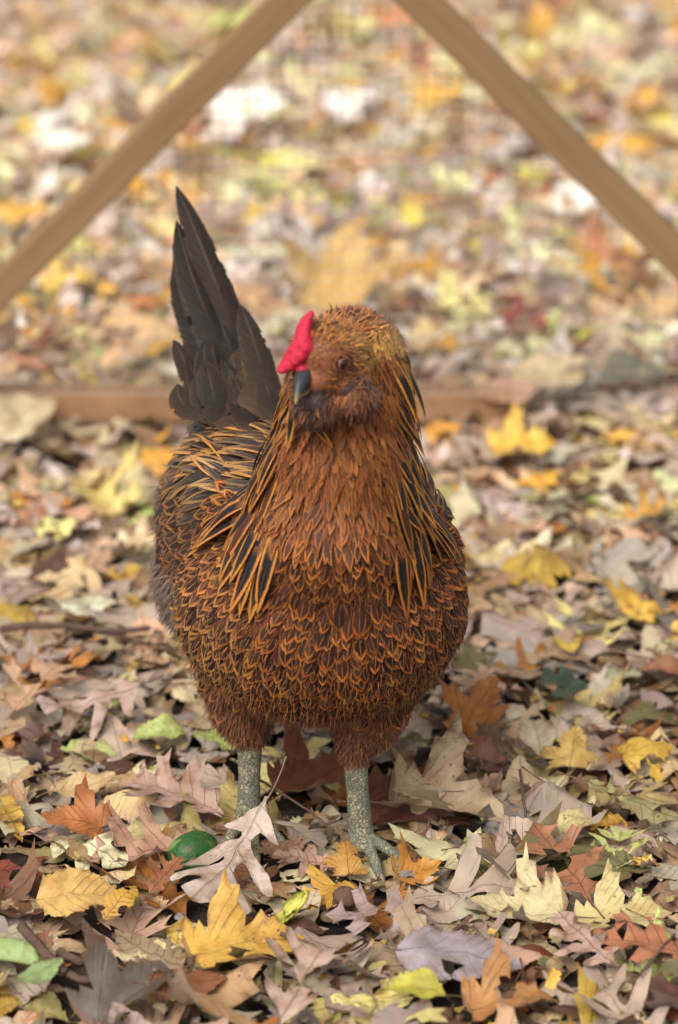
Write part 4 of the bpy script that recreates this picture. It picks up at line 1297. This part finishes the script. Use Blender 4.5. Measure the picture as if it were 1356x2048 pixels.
# cucumber end: a lathe with blunt ends, a scar and pale blotches
c0 = at_z(384, 1708, 0.023)
ax = Vector((0.72, 0.62, 0.10)).normalized()
prof = [(-0.0195, 0.0012), (-0.0190, 0.0042), (-0.0176, 0.0078), (-0.0150, 0.0112), (-0.011, 0.0140), (-0.005, 0.0158), (0.002, 0.0164), (0.008, 0.0158), (0.014, 0.0138), (0.018, 0.0102), (0.0195, 0.0060), (0.0202, 0.002)]
V, F = tube([c0 + ax * t for t, _ in prof], [r for _, r in prof], 22, 0.06, 3)
g = NT('cucumber_skin'); tc = g.n('TexCoord').outputs['Object']
n1 = g.noise(tc, 60, 2); n2 = g.noise(tc, 260, 4)
cc = g.mix(g.smooth(n1.outputs[0], 0.50, 0.62), lin(36, 76, 30), lin(104, 130, 66))
cc = g.mix(g.math('MULTIPLY', n2.outputs[0], 0.4), cc, lin(24, 62, 26))
n3 = g.noise(tc, 95, 5, 0.7)
cc = g.mix(g.smooth(n3.outputs[0], 0.54, 0.68, 0, 0.7), cc, lin(90, 80, 50))
M['cucumber'] = g.done(g.bsdf(cc, 0.5, 0.35, n2.outputs[0], 0.0014, 0.8).outputs[0])
cu = empty('cucumber', (c0.x, c0.y, 0.012))
tag(cu, 'small glossy green cucumber end half hidden by the pale oak leaf', 'cucumber')
link('flesh', np_mesh('cucumber', V - np.array(cu.location), F, None, M['cucumber']), cu)
sc = c0 - ax * 0.0198
V, F = tube([sc, sc - ax * 0.0012], [0.0030, 0.0018], 10)
link('blossom_scar', np_mesh('scar', V - np.array(cu.location), F, None, mat_plain('scar_pale', lin(150, 168, 110), 0.7)), cu)

# celery stalk: a thick curved channel with ribs and a frayed end
p0, p1 = at_z(-75, 1898, 0.036), at_z(78, 1916, 0.030)
d = (p1 - p0).normalized(); sd = d.cross(Vector((0, 0, 1))).normalized(); up = sd.cross(d)
V, F = [], []
n, k = 14, 26
for i in range(n + 1):
    t = i / n
    for q in range(k):
        an = 2 * math.pi * q / k
        y, z = 0.0125 * math.cos(an), 0.0085 * math.sin(an)
        if math.sin(an) < 0: z *= 0.25                      # the hollow inner side
        rib = 1 + 0.05 * math.sin(an * 11) * (1 if math.sin(an) > 0 else 0)
        e = 0.006 * noise.noise(Vector((q * 0.9, 3, 1))) if i == n else 0
        P = p0.lerp(p1, t) + d * e + sd * y * rib + up * (z * rib + 0.002 * math.sin(t * 3))
        V.append(tuple(P))
for i in range(n):
    for q in range(k):
        a0, b0 = i * k + q, i * k + (q + 1) % k
        F += [(a0, b0, a0 + k), (b0, b0 + k, a0 + k)]
for q in range(1, k - 1): F.append((n * k, n * k + q, n * k + q + 1))
g = NT('celery_flesh'); tc = g.n('TexCoord').outputs['Object']
n1 = g.noise(tc, 140, 4); n2 = g.noise(tc, 30, 2)
cc = g.mix(n2.outputs[0], lin(100, 124, 62), lin(146, 160, 100))
cc = g.mix(g.math('MULTIPLY', n1.outputs[0], 0.3), cc, lin(196, 206, 156))
n3 = g.noise(tc, 75, 5, 0.7)
cc = g.mix(g.smooth(n3.outputs[0], 0.52, 0.68, 0, 0.75), cc, lin(112, 104, 62))
M['celery'] = g.done(g.bsdf(cc, 0.55, 0.35, n1.outputs[0], 0.0008, 0.5).outputs[0])
ce = empty('celery_stalk', (p1.x, p1.y, 0.012))
tag(ce, 'cut pale green celery stalk poking in from the left edge', 'vegetable')
link('stalk', np_mesh('celery', np.array(V) - np.array(ce.location), np.array(F, dtype=np.int32), None, M['celery']), ce)
fr = []
for q in range(14):
    an = math.pi * q / 13
    b = p1 + sd * 0.0115 * math.cos(an) + up * 0.0075 * math.sin(an)
    path = [b - d * 0.004, b + d * 0.003, b + d * random.uniform(0.004, 0.010) + Vector((0, 0, random.uniform(-0.004, 0.002)))]
    fr.append(tube(path, [0.0006, 0.0005, 0.0002], 4))
J = Joiner()
for V, F in fr: J.add(V - np.array(ce.location), F, Matrix.Identity(4))
tag(link('frayed_fibres', J.mesh('fibres', M['celery']), ce), kind='stuff')

# yellow-green ribbed rind: an open, crumpled shell
c0 = at_z(577, 1818, 0.030)
V, F = [], []
n, k = 12, 20
for i in range(n + 1):
    a1 = math.pi * (0.12 + 0.62 * i / n)
    for q in range(k + 1):
        b1 = RD(-150) + RD(255) * q / k
        r = 0.0138 * (1 + 0.09 * math.sin(b1 * 9) + 0.12 * noise.noise(Vector((i * 0.3, q * 0.35, 2))))
        V.append((c0.x + r * math.sin(a1) * math.cos(b1), c0.y - r * math.cos(a1) * 0.9, c0.z + r * math.sin(a1) * math.sin(b1 + 1.4) * 0.9))
for i in range(n):
    for q in range(k):
        a0 = i * (k + 1) + q
        F += [(a0, a0 + 1, a0 + k + 1), (a0 + 1, a0 + k + 2, a0 + k + 1)]
g = NT('rind'); tc = g.n('TexCoord').outputs['Object']
n1 = g.noise(tc, 120, 3)
cc = g.mix(g.smooth(n1.outputs[0], 0.35, 0.65), lin(112, 122, 26), lin(190, 178, 84))
M['rind'] = g.done(g.bsdf(cc, 0.5, 0.35, n1.outputs[0], 0.001, 0.6).outputs[0])
ri = link('squash_rind', np_mesh('rind', np.array(V), np.array(F, dtype=np.int32), None, M['rind']))
so = ri.modifiers.new('thick', 'SOLIDIFY'); so.thickness = 0.0016
tag(ri, 'crumpled yellow green ribbed rind right of the golden leaf', 'food scrap')

# acorn: smooth nut under a scaly cap
c0 = at_z(688, 1805, 0.024)
ac = empty('acorn', (c0.x, c0.y, 0.012))
tag(ac, 'small dark brown acorn on the soil before the feet', 'acorn')
ax = Vector((0.25, -0.2, 0.9)).normalized()
V, F = tube([c0 + ax * t for t in (-0.011, -0.009, -0.005, 0, 0.005, 0.008)], [0.001, 0.005, 0.0078, 0.0088, 0.0085, 0.006], 14)
link('nut', np_mesh('nut', V - np.array(ac.location), F, None, mat_plain('acorn_nut', lin(96, 62, 54), 0.4, 0.4, 0, 0.2, 200)), ac)
V, F = tube([c0 + ax * t for t in (0.004, 0.006, 0.009, 0.0115, 0.014)], [0.0098, 0.0100, 0.0085, 0.004, 0.0012], 14, 0.1)
link('cap', np_mesh('cap', V - np.array(ac.location), F, None, mat_plain('acorn_cap', lin(90, 70, 58), 0.9, 0.1, 0, 0.35, 700, 0.0012)), ac)
